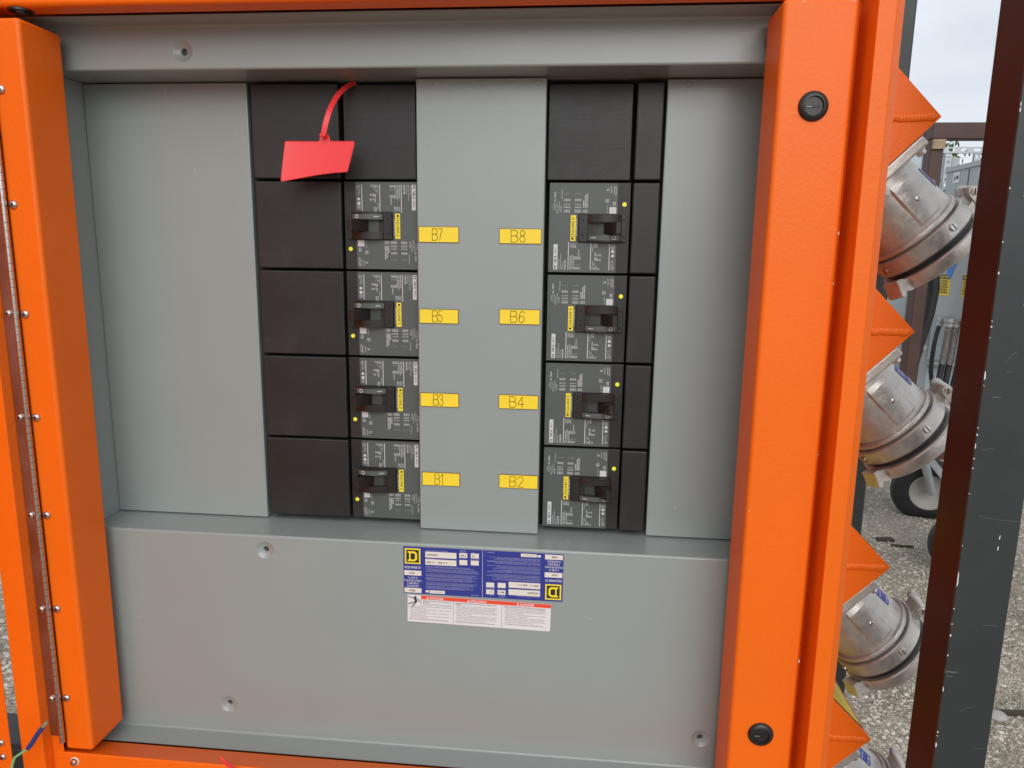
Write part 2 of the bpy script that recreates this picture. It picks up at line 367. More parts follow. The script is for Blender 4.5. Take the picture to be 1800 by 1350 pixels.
shift(m).build('upper_channel', trim)
m = MB()
sheet(m, XA, XB, ZB+rb, ZL-rb, 0, [(-0.4217, -0.4072), (-0.4879, -0.6457), (0.1781, -0.6457)], 'grey')
bend(m, XA, XB, rb, ZL-rb, rb, math.pi, H, 'grey'); bend(m, XA, XB, -rb, ZB+rb, rb, 0, -H, 'grey')
m.quad((XA, rb, ZL), (XB, rb, ZL), (XB, .092, ZL), (XA, .092, ZL), 'grey')
m.quad((XA, YF, ZB), (XB, YF, ZB), (XB, -rb, ZB), (XA, -rb, ZB), 'grey')
m.quad((XA, YF, ZB-.0015), (XB, YF, ZB-.0015), (XB, YF, ZB), (XA, YF, ZB), 'grey')
shift(m).build('lower_panel', trim)
m = MB(); m.box(-0.6745, -0.6727, .004, .092, ZL+.0005, ZT-.0005, 'grey'); shift(m).build('side_wall', trim)
m = MB(); m.box(0.2535, 0.2553, .004, .092, ZL+.0005, ZT-.0005, 'grey'); shift(m).build('side_wall', trim)
def cover(x0, x1, y, bumps, name):
    m = MB(); m.box(x0, x1, y, .091, ZL+.0012, ZT-.0012, 'grey')
    o = shift(m).build(name, trim, bevel=.0018)
    for bx_, bz_ in bumps:
        p = MB(); p.lathe([(.0042, -.0001), (.0040, .0003), (.0028, .0006), (.0012, .0007), (0.0001, .0007)], frame((bx_, y, bz_-ZB), (0, -1, 0)), 'grey', 20); p.build('rivet', o)
    return o
cover(-0.6727, -0.4446, .0632, [], 'side_cover')
cover(0.0980, 0.2535, .0632, [(0.124, .206), (0.1365, -.345)], 'side_cover')
cover(-0.2163, -0.0509, .0493, [(-.1915, .2075), (-.1325, .2075), (-.0615, .2070)], 'centre_cover')
m = MB(); m.quad((XA, .0915, ZL), (XB, .0915, ZL), (XB, .0915, ZT), (XA, .0915, ZT), 'void'); shift(m).build('back_plate', trim)

# ------------------------------------------------------------------ blank fillers
ROWS = [.0895, -.0275, -.1445, -.2615, -.3785]
def blank(x0, x1, z0, z1, y, label, creases=0):
    cx, cz = (x0+x1)/2, (z0+z1)/2
    m = MB(); m.box(x0-cx, x1-cx, 0, .090-y, z0-cz, z1-cz, 'black')
    if creases:
        o_ = empty('blank_filler', (cx, y, cz))
        m.build('body', o_, bevel=.0016)
        for k in (1, 2):
            zz = (z1-cz)-(z1-z0)*(.06+.30*k)
            p = MB(); p.box(x0-cx+.004, x1-cx-.002, -.0003, .0004, zz-.0004, zz+.0004, 'black'); p.build('seam', o_)
        o = o_
    else: o = m.build('blank_filler', bevel=.0022)
    if not creases: o.location = (cx, y, cz)
    return tag(o, label, 'blank filler', 'black blank filler plates')
names = ['topmost wide', 'second', 'third', 'fourth', 'lowest']
blank(-.4385, -.3205, ROWS[0]+.0014, .2100, .0580, 'topmost black blank plate of the left column, behind the red tag')
for i in range(4):
    blank(-.4380, -.3198, ROWS[i+1]+.0014, ROWS[i]-.0014, .0580, ['second black blank plate down the left column, beside breaker B7', 'third black blank plate down the left column, beside breaker B5', 'fourth black blank plate down the left column, beside breaker B3', 'bottom black blank plate of the left column, beside breaker B1'][i])
blank(-.3165, -.2200, ROWS[0]+.0014, .2095, .0640, 'black blank plate above breaker B7, left of the grey centre strip', 2)
blank(-.0490, .0570, ROWS[0]+.0014, .2085, .0640, 'wide black blank plate above breaker B8, right of the grey centre strip', 2)
blank(.0610, .0945, ROWS[0]+.0014, .2085, .0580, 'topmost narrow black blank plate at the right side cover')
for i in range(4):
    blank(.0605, .0945, ROWS[i+1]+.0014, ROWS[i]-.0014, .0580, ['second narrow black blank plate down, right of breaker B8', 'third narrow black blank plate down, right of breaker B6', 'fourth narrow black blank plate down, right of breaker B4', 'bottom narrow black blank plate, right of breaker B2'][i])

# ------------------------------------------------------------------ circuit breaker (local: x right, z up, front at y=0 facing -y; outer edge at x=-.052)
BW, BH = .104, .1145
def make_breaker():
    t_ = empty('circuit_breaker', (0, 0, 0))
    A = lambda a, b_: (a/1000-BW/2, BH/2-b_/1000)
    m = MB(); m.box(-BW/2, BW/2, 0, .026, -BH/2, BH/2, 'black'); m.build('body', t_, bevel=.001)
    # printed face plate : slightly proud
    yl = -.0010; m = MB()
    out = [(16, .8), (BW*1000-.5, .8), (BW*1000-.5, 113.6), (17.5, 113.6), (16.4, 112.5), (16, 75.5), (66.5, 75.5), (66.5, 39.6), (64, 38.6), (20, 38.6), (17, 37.6), (16, 36)]
    pts = [A(*p) for p in out]
    m.add([(x, yl, z) for x, z in pts]+[(x, 0, z) for x, z in pts], [tuple(range(len(pts)))]+[(i, (i+1) % len(pts), len(pts)+(i+1) % len(pts), len(pts)+i) for i in range(len(pts))], 'face')
    fp = empty('tmp'); y2 = yl-.0002
    fn = lambda u, v_: (u, y2, v_); fn3 = lambda u, v_: (u, y2-.0002, v_)
    def rect(a0, a1, b0, b1, mt, f=fn):
        (x0, z0), (x1, z1) = A(a0, b1), A(a1, b0); m.quad(f(x0, z0), f(x1, z0), f(x1, z1), f(x0, z1), mt)
    def dn(s_, h, a, b_, mt='white', width=None, bold=0, f=fn): # text running down; a = left edge of glyph baseline side
        x, z = A(a, b_); text(m, s_, h/1000, x, z, f, mt, rot=-H, width=width and width/1000, bold=bold)
    fpr = m; m = MB(); rect(91.7, 97.0, 4, 36.5, 'white'); dn('FA  100 A', 3.0, 93.1, 5, 'ink', f=fn3, bold=.02); dn('NH 5', 2.4, 93.4, 25, 'ink', f=fn3); m.build('rating_strip', fp); m = fpr
    dn('Circuit Breaker', 1.7, 89.3, 4.5, width=13); dn('Interruptor Automatico', 1.7, 86.9, 4.5, width=20); dn('Disjoncteur', 1.7, 84.5, 4.5, width=11)
    dn('FA34100', 2.4, 80.6, 4.5, width=11.5, bold=.02)
    rect(77.2, 78.1, 4, 39.5, 'white'); rect(48.3, 49.2, 4, 38.5, 'white'); rect(24.2, 25.1, 4, 37.5, 'white')
    for k, s_ in enumerate(('Interrupting Rating', 'Valor de Interrupcion', 'Pouvoir d\'interruption')): dn(s_, 1.6, 74.5-2.3*k, 4.5, width=(17, 19, 17)[k], bold=.02)
    for k in range(4):
        dn(('240', '480', '600', '250')[k], 1.5, 68-2*k, 4.5, bold=.02); dn('V~', 1.3, 68-2*k, 9.5); dn(('25', '18', '14', '10')[k]+'kA', 1.5, 68-2*k, 17.2, bold=.02)
    dn('50/60 Hz', 1.5, 63.5, 22, width=8, bold=.02)
    for k in range(4): dn(('75 C', 'Cu/Al', '60 Hz', 'A')[k], 1.5, 74.2-2.1*k, 32.5-k % 2, width=5.5, bold=.02)
    for k, s_ in enumerate(('AIR rated', 'Max. 480')): dn(s_, 1.5, 45.5-2.3*k, 4.5, width=(11, 9)[k])
    for k in range(4): dn(('Ui', 'Uimp', 'Icu', 'Ics')[k], 1.6, 43-2*k, 4.5, bold=.02); dn(('690V', '8kV', '25', '18')[k], 1.7, 42-2.2*k, 16, bold=.03); dn(('50Hz', 'V', 'kA', 'kA')[k], 1.6, 42-2.2*k, 22, bold=.03)
    dn('IEC 60947-2', 1.4, 45.6, 27.5, width=9); dn('CAT A', 1.5, 43, 33, bold=.03); dn('BS EN', 1.5, 40.7, 33, bold=.03)
    # approval marks
    def ring(a, b_, r, wd=.35, fill=False, mt='white'):
        x, z = A(a, b_)
        if fill: m.add([fn(x+r/1000*math.cos(t*.3927), z+r/1000*math.sin(t*.3927)) for t in range(16)], [tuple(range(16))], mt)
        else: m.ribbon([(x+r/1000*math.cos(t*.3927), z+r/1000*math.sin(t*.3927)) for t in range(17)], wd/1000, fn, mt)
    ring(20, 7, 2.1); dn('UL', 1.6, 19.3, 5.7); dn('LISTED', 1.2, 21.4, 10, width=6); dn('CIR. BKR.', 1.2, 19.4, 10, width=8); ring(20.3, 22.5, 1.9, fill=True)
    rect(18.5, 22.3, 26.2, 29.8, 'white'); ring(20.5, 33, 2.1); dn('e', 2.4, 19.8, 32, bold=.03)
    # brand plate
    fpr = m; m = MB(); rect(69.0, 75.6, 41, 73.5, 'yellow'); rect(71.2, 74.2, 42.6, 45.4, 'ink', fn3); rect(69.0, 75.6, 46.7, 47.1, 'ink', fn3)
    dn('SQUARE D', 3.6, 70.9, 48.2, 'ink', width=23, f=fn3, bold=.008)
    m.build('brand_strip', fp); m = fpr
    dn('by Schneider Electric', 1.5, 67.4, 47.5, width=22, bold=.02)
    # lower half
    rect(17.8, 26.6, 75.8, 84, 'white'); dn('CE', 3.2, 19, 85.5, bold=.02); dn('N  34 A', 1.6, 28.5, 77, width=9); m.ribbon([A(28, 90), A(31.6, 90), A(31.6, 94), A(28, 94), A(28, 90)], .0004, fn, 'white'); dn('IB', 2.2, 28.8, 90.8)
    for k, s_ in enumerate(('Tripping current 40 C', 'Courant nominal', 'Type of LSI')): dn(s_, 1.5, 18.3+2.3*k+(k > 1)*1.5, 98.5+k*1.5, width=(11, 10, 8)[k], bold=.02)
    dn('IEC', 1.5, 29.5, 104, bold=.02); dn('947', 1.5, 27.5, 104, bold=.02)
    for k in range(3): dn(('A-C', 'B-N', 'C-L')[k], 1.6, 54.5+2.3*k, 77, bold=.04)
    for k in range(3): dn(('USE 60/75 C CONDUCTOR', 'TORQUE 50 LB-IN CU/AL', '14-1/0 AWG')[k], 1.5, 54.5+2.3*k, 83, width=(18, 16, 9)[k], bold=.05)
    for c0, n_ in ((63, 4), (77, 4)):
        for k in range(n_):
            dn(random.choice(('#14', '#12', '#10')), 1.6, c0+2.1*k, 77, bold=.03); dn(random.choice(('35', '50', '45')), 1.5, c0+2.1*k, 82.5, bold=.03)
            dn(random.choice(('lb', 'in', '4', '5')), 1.5, c0+2.1*k, 86.5, bold=.03); dn(random.choice(('600', '480')), 1.5, c0+2.1*k, 91, bold=.02); dn('-', 2, c0+2.1*k, 100, bold=.03)
    dn('Wire range', 1.5, 88, 77, width=8, bold=.02); dn('Cableado', 1.5, 90.2, 79, width=12); dn('Remarques', 1.5, 87, 94, width=12)
    # pointing hand drawing and lug text
    hx = lambda pp: m.ribbon([A(*p) for p in pp], .0003, fn, 'white')
    hx([(92, 76), (93.2, 75.5), (95, 80), (97.5, 80.5), (98.6, 82.5), (98.6, 86), (97, 88), (94, 88), (93, 85), (93.5, 82), (92, 76)]); hx([(94, 83), (97, 82)]); hx([(94, 84.6), (98, 84)]); hx([(94.3, 86.2), (98, 86)])
    dn('AL 100FA', 2.1, 95.3, 90, width=13, bold=.02)
    fo = m.build('face_plate', t_)
    for c in [q for q in bpy.data.objects if q.parent == fp]: c.parent = fo
    bpy.data.objects.remove(fp)
    # trip test button
    x, z = A(7.6, 87.5); m = MB(); m.lathe([(.0028, .0002), (.0028, .0008), (.0001, .0009)], frame((x, 0, z), (0, -1, 0)), 'dot', 24); m.build('test_button', t_)
    # toggle escutcheon
    m = MB(); x0, z0 = A(4, 74.5); x1, z1 = A(65, 40)
    ax0, ax1 = A(11, 0)[0], A(53.5, 0)[0]; bzt, bzb = A(0, 49.2)[1], A(0, 64.8)[1]; yb = -.0045
    for a, b_, c_, d in ((x0, ax0, z0, z1), (ax1, x1, z0, z1)): m.box(a, b_, yb, 0, c_, d, 'bezel')
    cxm = (ax0+ax1)/2; hw = (ax1-ax0)/2
    def arc(depth, base, k=14): return [(cxm-hw+2*hw*i/k, base-depth*math.sin(math.pi*i/k)**.8) for i in range(k+1)]
    for c_, d in ((bzt, z1), (z0, bzb)):
        m.prism(arc(.0055, yb)+[(ax1, 0), (ax0, 0)], lambda u, v_, t: (u, v_, t), c_, d, 'bezel', caps=True)
    m.prism(arc(.0035, .002)+[(ax1, .012), (ax0, .012)], lambda u, v_, t: (u, v_, t), bzb, bzt, 'wipe', caps=False)
    ob = m.build('escutcheon', t_, bevel=.0006, seg=2)
    for a, b_ in ((7.4, 46.5), (7.8, 68), (60, 48.5), (60, 67)):
        x, z = A(a, b_); m = MB(); m.disc(.0012, .0047, frame((x, 0, z), (0, -1, 0)), 'void', 14); m.build('screw_hole', ob)
    m = MB(); pr = [(u, v_-.0006) for u, v_ in arc(.0055, yb)]; zt_, zb_ = A(0, 42)[1], A(0, 48.6)[1]
    m.prism(pr+[(u, v_+.0003) for u, v_ in reversed(pr)], lambda u, v_, t: (cxm+(u-cxm)*.97, v_, t), zb_, zt_, 'face')
    def yat(u): k = (u-cxm+hw)/(2*hw); return yb-.0055*math.sin(math.pi*min(1, max(0, k)))**.8-.0011
    fy = lambda u, v_: (u, yat(u), v_)
    x, z = A(19.6, 45.2); m.ribbon([(x+.0021*math.cos(t*.3927), z+.0021*math.sin(t*.3927)) for t in range(17)], .0009, fy, 'white')
    x, z = A(43, 45.2); m.ribbon([(x, z), (x+.0055, z)], .0009, fy, 'white'); m.build('position_plate', ob)
    # handle : in the OFF position, leaning to the outer side
    m = MB(); hz0, hz1 = A(0, 64)[1], A(0, 50.5)[1]; px = A(26, 0)[0]
    prof = [(px-.006, .004), (px-.0145, -.0255), (px-.0135, -.0280), (px-.0080, -.0290), (px-.0065, -.0270), (px+.006, -.0030), (px+.010, .004)]
    m.prism(prof, lambda u, v_, t: (u, v_, t), hz0, hz1, 'bezel'); m.build('handle', t_, bevel=.0006, seg=2)
    return t_
bk = make_breaker(); first = True
blabels = {'B7': 'topmost left breaker with yellow brand strip beside plate B7', 'B5': 'second left breaker down, printed grey face beside plate B5', 'B3': 'third left breaker down, printed grey face beside plate B3', 'B1': 'lowest left breaker, handle switched to O beside plate B1',
           'B8': 'topmost right breaker, upside down printing beside plate B8', 'B6': 'second right breaker down, upside down printing beside plate B6', 'B4': 'third right breaker down, upside down printing beside plate B4', 'B2': 'lowest right breaker, handle over the O mark beside plate B2'}
for i in range(4):
    zc = (ROWS[i]+ROWS[i+1])/2
    for side, nm in (('l', ('B7', 'B5', 'B3', 'B1')[i]), ('r', ('B8', 'B6', 'B4', 'B2')[i])):
        o = bk if first else copy_tree(bk); first = False
        o.location = (-.2655, .0625, zc) if side == 'l' else (.0065, .0625, zc)
        o.rotation_euler = (0, 0, 0) if side == 'l' else (0, math.pi, 0)
        tag(o, blabels[nm], 'circuit breaker', 'circuit breakers in two columns')

# ------------------------------------------------------------------ yellow number plates
STROKE = {
 'B': [[(0, 0), (0, 1), (.45, 1), (.62, .93), (.68, .77), (.62, .6), (.45, .53), (0, .53)], [(.45, .53), (.66, .45), (.74, .27), (.66, .08), (.45, 0), (0, 0)]],
 '1': [[(.05, .78), (.3, 1), (.3, 0)]], '2': [[(0, .75), (.08, .93), (.3, 1), (.52, .93), (.6, .72), (.5, .5), (0, 0), (.62, 0)]],
 '3': [[(0, .82), (.12, .97), (.3, 1), (.48, .92), (.53, .76), (.46, .6), (.25, .53)], [(.25, .53), (.5, .45), (.58, .26), (.48, .06), (.28, 0), (.1, .04), (0, .18)]],
 '4': [[(.48, 0), (.48, 1), (0, .3), (.66, .3)]], '5': [[(.5, 1), (.08, 1), (.03, .55), (.25, .63), (.45, .55), (.55, .33), (.45, .08), (.25, 0), (.08, .05), (0, .18)]],
 '6': [[(.58, .85), (.45, .98), (.25, .98), (.08, .78), (0, .4), (.06, .12), (.28, 0), (.5, .08), (.6, .3), (.5, .53), (.28, .6), (.08, .5), (0, .32)]],
 '7': [[(0, 1), (.55, 1), (.3, .5), (.2, 0)]],
 '8': [[(.3, .53), (.1, .62), (.04, .78), (.12, .94), (.3, 1), (.48, .94), (.56, .78), (.5, .62), (.3, .53), (.08, .44), (0, .25), (.08, .07), (.3, 0), (.52, .07), (.6, .25), (.52, .44), (.3, .53)]]}
def plate(nm, x0, x1, z0, z1, yoff=0):
    cx, cz = (x0+x1)/2, (z0+z1)/2; hw, hh = (x1-x0)/2, (z1-z0)/2
    t_ = empty('number_plate', (cx, .0493, cz)); tag(t_, f'yellow engraved plastic plate reading {nm} on the grey centre strip', 'number plate', 'yellow number plates')
    m = MB(); m.box(-hw, hw, -.0013, -.0001, -hh, hh, 'plate_edge'); pl = m.build('plate', t_)
    m = MB(); m.box(-hw+.0006, hw-.0006, -.0016, -.0012, -hh+.0006, hh-.0006, 'plate'); s_ = .0148; wd = .62 if nm[1] in '1357' else .78; ox = -(.85+.6*.9)*s_*wd/1.35+(.001 if nm[1] in '1357' else 0); fn = lambda u, v_: (u, -.0018, v_)
    for ch, dx in ((nm[0], 0), (nm[1], .78 if nm[1] in '1357' else .86)):
        for st in STROKE[ch]: m.ribbon([(ox+(p[0]*.92+dx)*s_*wd*1.12, (p[1]-.5)*s_) for p in st], .00072, fn, 'engraving')
    m.build('engraved_face', pl)
P = [('B7', -.2142, -.1610, .0104, .0307), ('B8', -.1083, -.0537, .0100, .0292), ('B5', -.2143, -.1617, -.0953, -.0763), ('B6', -.1072, -.0536, -.0941, -.0743),
     ('B3', -.2140, -.1610, -.2085, -.1895), ('B4', -.1068, -.0536, -.2080, -.1887), ('B1', -.2124, -.1597, -.3203, -.3013), ('B2', -.1053, -.0518, -.3193, -.3000)]
for p in P: plate(*p)

# ------------------------------------------------------------------ stickers on the lower panel
def blue_label():
    W_, H_ = .2150, .0672; t_ = empty('nameplate_sticker', (-.2283+W_/2, 0, -.3908-H_/2)); tag(t_, 'blue and white rating sticker with two yellow D logos below the ledge', 'sticker')
    m = MB(); m.box(-W_/2, W_/2, -.0004, -.0001, -H_/2, H_/2, 'blue'); f1 = lambda u, v_: (u, -.0006, v_); f2 = lambda u, v_: (u, -.0008, v_)
    f1r = lambda u, v_: (-u, -.0006, -v_); f2r = lambda u, v_: (-u, -.0008, -v_)
    for a, b_ in ((f1, f2), (f1r, f2r)):
        def P2(u, v_): return (u/1000-W_/2, H_/2-v_/1000)
        def rect(u0, u1, v0, v1, mt, f):
            (x0, z0), (x1, z1) = P2(u0, v1), P2(u1, v0); m.quad(f(x0, z0), f(x1, z0), f(x1, z1), f(x0, z1), mt)
        def tx(s_, h, u, v_, mt, f, al='L', width=None, bold=0): x, z = P2(u, v_); text(m, s_, h/1000, x, z, f, mt, align=al, width=width and width/1000, bold=bold)
        rect(2, 23.2, 2.4, 24.4, 'yellow', a); rect(4, 21.2, 4.4, 22.4, 'ink', b_)
        f3 = (lambda u, v_, q=b_: (q(u, v_)[0], -.0010, q(u, v_)[2])); f4 = (lambda u, v_, q=b_: (q(u, v_)[0], -.0012, q(u, v_)[2])); f5 = (lambda u, v_, q=b_: (q(u, v_)[0], -.0014, q(u, v_)[2]))
        # letter D drawn as a frame
        D = [(6, 6.4), (15.5, 6.4), (18.8, 9), (18.8, 18), (15.5, 20.6), (6, 20.6), (6, 18.4), (8, 18.4), (8, 8.6), (6, 8.6)]
        m.add([f3(*P2(*p)) for p in D], [tuple(range(len(D)))], 'yellow')
        D = [(10, 9.2), (14.6, 9.2), (16, 10.4), (16, 16.6), (14.6, 17.8), (10, 17.8)]; m.add([f4(*P2(*p)) for p in D], [tuple(range(len(D)))], 'ink')
        tx('SQUARE D', 3.3, 12.6, 31, 'labelwhite', a, 'C', width=22, bold=.012)
        rect(1, 24.4, 34, 41, 'cream', a); tx('HCP', 2.6, 11.5, 38.9, 'ink', b_, 'C', bold=.02)
        for k, s_ in enumerate(('I-LINE \u00ae', 'PANELBOARD', 'TABLERO', 'PANNEAU')): tx(s_, 2.9, 12.6, 45.8+4.0*k, 'labelwhite', a, 'C', width=(13, 23.5, 16.5, 17)[k])
        rect(1, 24.4, 59.2, 66, 'cream', a); tx('17482', 2.6, 11.5, 64, 'ink', b_, 'C', bold=.02)
        tx('CAT. NO. / NO. DE CAT. / NO DE CAT.', 1.3, 31, 5, 'paleink', a, width=30); rect(30, 72.2, 5.8, 14.2, 'cream', a); tx('HCP23594', 2.4, 32, 11.4, 'ink', b_, bold=.02)
        tx('MAX VOLTS', 1.3, 31, 16, 'paleink', a, width=12); rect(30, 72.2, 16.4, 24.6, 'cream', a); tx('600 V ~  250 V =', 2.4, 32, 22, 'ink', b_, width=28, bold=.02)
        tx('MAINS AMP', 1.2, 77, 2.6, 'paleink', a, width=8); tx('AMPERES', 1.2, 77, 4.6, 'paleink', a, width=7); rect(76.2, 87, 5.4, 12.2, 'cream', a); tx('400 A', 2.4, 77.6, 10.2, 'ink', b_, bold=.02)
        tx('SER', 1.2, 94, 4.6, 'paleink', a); rect(91.6, 102.4, 5.2, 12, 'cream', a); tx('E 1', 2.4, 94, 10, 'ink', b_, bold=.02)
        rect(76.2, 87, 15.2, 22.4, 'cream', a); rect(91.6, 102.4, 15.2, 22, 'cream', a); tx('ENCLOSURE', 1.2, 91, 14.6, 'paleink', a, width=12)
        words = ['SHORT CIRCUIT CURRENT RATING OF THIS PANELBOARD IS EQUAL TO THE LOWEST', 'INTERRUPTING RATING OF ANY INSTALLED CIRCUIT BREAKER OR FUSIBLE SWITCH', 'LA CAPACIDAD DE CORTOCIRCUITO DE ESTE TABLERO ES IGUAL A LA MENOR', 'CAPACIDAD INTERRUPTIVA DE CUALQUIER INTERRUPTOR INSTALADO', 'LE COURANT DE COURT-CIRCUIT DE CE PANNEAU EST EGAL AU PLUS FAIBLE', 'POUVOIR DE COUPURE DE TOUT DISJONCTEUR INSTALLE']
        yy = 27.5; k = 0
        for grp in (1, 3, 2, 3, 2, 2):
            for _ in range(grp):
                tx(words[k % 6], 1.05, 30.5, yy, 'paleink', a, width=random.uniform(58, 73)); yy += 1.8; k += 1
            if grp < 3: rect(30.5, 30.5+random.uniform(50, 72), yy-1.2, yy-.95, 'paleink', a)
            yy += 1.7
        rect(30, 34.4, 61.4, 64.6, 'cream', a); rect(35.4, 56.4, 61.0, 65.6, 'cream', a); tx('E13 Listed Panelboard', 1.2, 37, 63.8, 'ink', b_, width=16); tx('80259-009-01', 1.2, 92, 65.4, 'paleink', a, width=11)
    m.quad(f1(-.0002, -H_/2+.001), f1(.0002, -H_/2+.001), f1(.0002, H_/2-.001), f1(-.0002, H_/2-.001), 'labelwhite')
    m.build('printed_label', t_)
blue_label()
def danger_label():
    W_, H_ = .1950, .0392; t_ = empty('danger_sticker', (-.2235+W_/2, 0, -.4600-H_/2-.0012), (0, R(.75), 0)); tag(t_, 'white three column warning sticker with a red DANGER PELIGRO DANGER band', 'sticker')
    m = MB(); r = .0015; o = [(-W_/2, H_/2), (-W_/2, -H_/2+r), (-W_/2+r*.3, -H_/2+r*.3), (-W_/2+r, -H_/2), (W_/2-r, -H_/2), (W_/2-r*.3, -H_/2+r*.3), (W_/2, -H_/2+r), (W_/2, H_/2)]
    m.prism(o, lambda u, v_, t: (u, t, v_), -.0007, -.0002, 'labelwhite'); f1 = lambda u, v_: (u, -.0009, v_); f2 = lambda u, v_: (u, -.0011, v_)
    def P2(u, v_): return (u/1000-W_/2, H_/2-v_/1000)
    def rect(u0, u1, v0, v1, mt, f=f1):
        (x0, z0), (x1, z1) = P2(u0, v1), P2(u1, v0); m.quad(f(x0, z0), f(x1, z0), f(x1, z1), f(x0, z1), mt)
    def tx(s_, h, u, v_, mt, f=f1, width=None, bold=0, al='L'): x, z = P2(u, v_); text(m, s_, h/1000, x, z, f, mt, width=width and width/1000, bold=bold, align=al)
    rect(19, 194.9, .1, 5.4, 'redband')
    for s_, u in (('DANGER', 31), ('PELIGRO', 87), ('DANGER', 154)):
        a = P2(u-5, 4.4); m.add([f2(*a), f2(a[0]+.0036, a[1]), f2(a[0]+.0018, a[1]+.0034)], [(0, 1, 2)], 'labelwhite'); tx(s_, 3.1, u, 4.4, 'labelwhite', f2, width=19 if s_ == 'DANGER' else 21, bold=.02)
    rect(63, 63.3, 5.4, 38.5, 'ink'); rect(129, 129.3, 5.4, 38.5, 'ink'); rect(18.8, 19.1, 0, 17, 'ink'); rect(.5, 19, 16.8, 17.1, 'ink')
    # falling figure struck by a current
    def poly(pp, mt='ink'): m.add([f2(*P2(*p)) for p in pp], [tuple(range(len(pp)))], mt)
    x, z = P2(11.2, 2.4); m.add([f2(x+.0012*math.cos(t*.524), z+.0012*math.sin(t*.524)) for t in range(12)], [tuple(range(12))], 'ink')
    for pp, wd in (([(9.8, 4.2), (12.2, 8.6)], 2.6), ([(9.6, 4.4), (4.8, 3.6), (1.6, 2.2)], .9), ([(11.5, 4.4), (15, 6.5), (17.6, 9.2)], 1.0), ([(11.8, 8.6), (8, 10.8), (2, 13)], 1.3), ([(12.4, 8.8), (10.4, 12.4), (7, 16)], 1.4)):
        m.ribbon([P2(*p) for p in pp], wd/1000, f2, 'ink')
    eng = ['Apply appropriate personal protective equipment (PPE) and', 'follow safe electrical work practices. See NFPA 70E.', 'This equipment must be installed and serviced by qualified', 'electrical personnel.', 'Turn off all power supplying this equipment before working', 'on or inside equipment.', 'Always use a properly rated voltage sensing device to', 'confirm power is off.', 'Replace all devices, doors and covers before turning on', 'power to this equipment.']
    esp = ['Utilice equipo de proteccion personal (EPP) apropiado y', 'siga las practicas de seguridad electrica establecidas.', 'Solamente el personal electrico especializado debera', 'instalar y prestar servicio de mantenimiento a este equipo.', 'Desenergice el equipo antes de realizar cualquier trabajo', 'dentro o fuera de el.', 'Siempre utilice un dispositivo detector de tension nominal', 'adecuado para confirmar la desenergizacion del equipo.', 'Vuelva a colocar todos los dispositivos, las puertas y las', 'cubiertas antes de energizar este equipo.']
    fra = ['Portez un equipement de protection personnelle (EPP) et', 'observez les methodes de travail electrique securitaire.', 'Seul un personnel qualifie doit effectuer installation et', 'entretien de cet appareil.', 'Coupez alimentation de cet appareil avant de travailler', 'a linterieur ou a lexterieur.', 'Utilisez toujours un dispositif de detection de tension a', 'valeur nominale appropriee pour confirmer la coupure.', 'Remettez tous les dispositifs, les portes et les couvercles', 'en place avant de mettre sous tension.']
    for u, wmax, head, bd, tail in ((2.5, 58, ('HAZARD OF ELECTRIC SHOCK, EXPLOSION, OR', 'ARC FLASH'), eng, 'Failure to follow these instructions will result in death or serious injury.'), (66, 60, ('PELIGRO DE DESCARGA ELECTRICA, EXPLOSION O DESTELLO POR', 'ARQUEO'), esp, 'El incumplimiento de estas instrucciones podra causar la muerte o lesiones serias.'), (132, 60, ('RISQUE D ELECTROCUTION, D EXPLOSION OU D ECLAIR D ARC',), fra, 'Si ces directives ne sont pas respectees, cela entrainera la mort.')):
        yy = 8.2
        for s_ in head: tx(s_, 1.25, 21 if u < 3 else u, yy, 'ink', bold=.02, width=(40 if u < 3 else 56) if len(s_) > 12 else 9); yy += 2.0
        for s_ in bd:
            ind = 21 if (u < 3 and yy < 17.5) else u+1.5; tx(s_, 1.2, ind, yy, 'ink', width=min((len(s_)*1.0), (40 if (u < 3 and yy < 17.5) else 55))); yy += 2.25
        tx(tail, 1.25, u, min(yy+.6, 37.6), 'ink', bold=.02, width=54)
    m.build('printed_label', t_)
danger_label()

# ------------------------------------------------------------------ orange cabinet
cab = empty('electrical_cabinet', (-.2, 0, -1.5)); tag(cab, 'big orange painted steel cabinet with open front that frames the grey panel', 'cabinet')
def cadd(mb, name, bevel=0, seg=3, parent=None):
    mb.v = [(x+.2, y, z+1.5) for x, y, z in mb.v]; return mb.build(name, parent or cab, bevel=bevel, seg=seg)
ext = lambda u, v_, t: (u, v_, t)
# jambs are folded sheet: front lip, return towards the covers, outer return
def fold(mb, pts, th, z0, z1, mt='orange'):
    """open polyline in plan (x, y) thickened towards its right-hand side"""
    q = []
    for i, p in enumerate(pts):
        a = pts[max(i-1, 0)]; b_ = pts[min(i+1, len(pts)-1)]; n1 = Vector((p[0]-a[0], p[1]-a[1])) if i else None; n2 = Vector((b_[0]-p[0], b_[1]-p[1])) if i < len(pts)-1 else None
        ns = [Vector((k.y, -k.x)).normalized() for k in (n1, n2) if k is not None and k.length > 1e-9]; s_ = sum(ns, Vector((0, 0))); s_ = s_/len(ns); s_ = s_/max(s_.length_squared, .3)
        q.append((p[0]+s_.x*th, p[1]+s_.y*th))
    mb.prism(list(pts)+q[::-1], ext, z0, z1, mt)
ZLO, ZHI = -1.02, .36
m = MB(); fold(m, [(.262, -.055), (.2805, -.055), (.2805, -.1055), (.298, -.1055), (.3095, -.094), (.3095, -.030), (.275, -.030)], -.002, ZLO, ZHI); cadd(m, 'right_jamb', bevel=.0042, seg=4)
m = MB(); fold(m, [(-.6778, -.0880), (-.692, -.0880), (-.692, -.1055), (-.7235, -.1055), (-.7235, .02)], .002, ZLO, ZHI); cadd(m, 'left_jamb', bevel=.0042, seg=4)
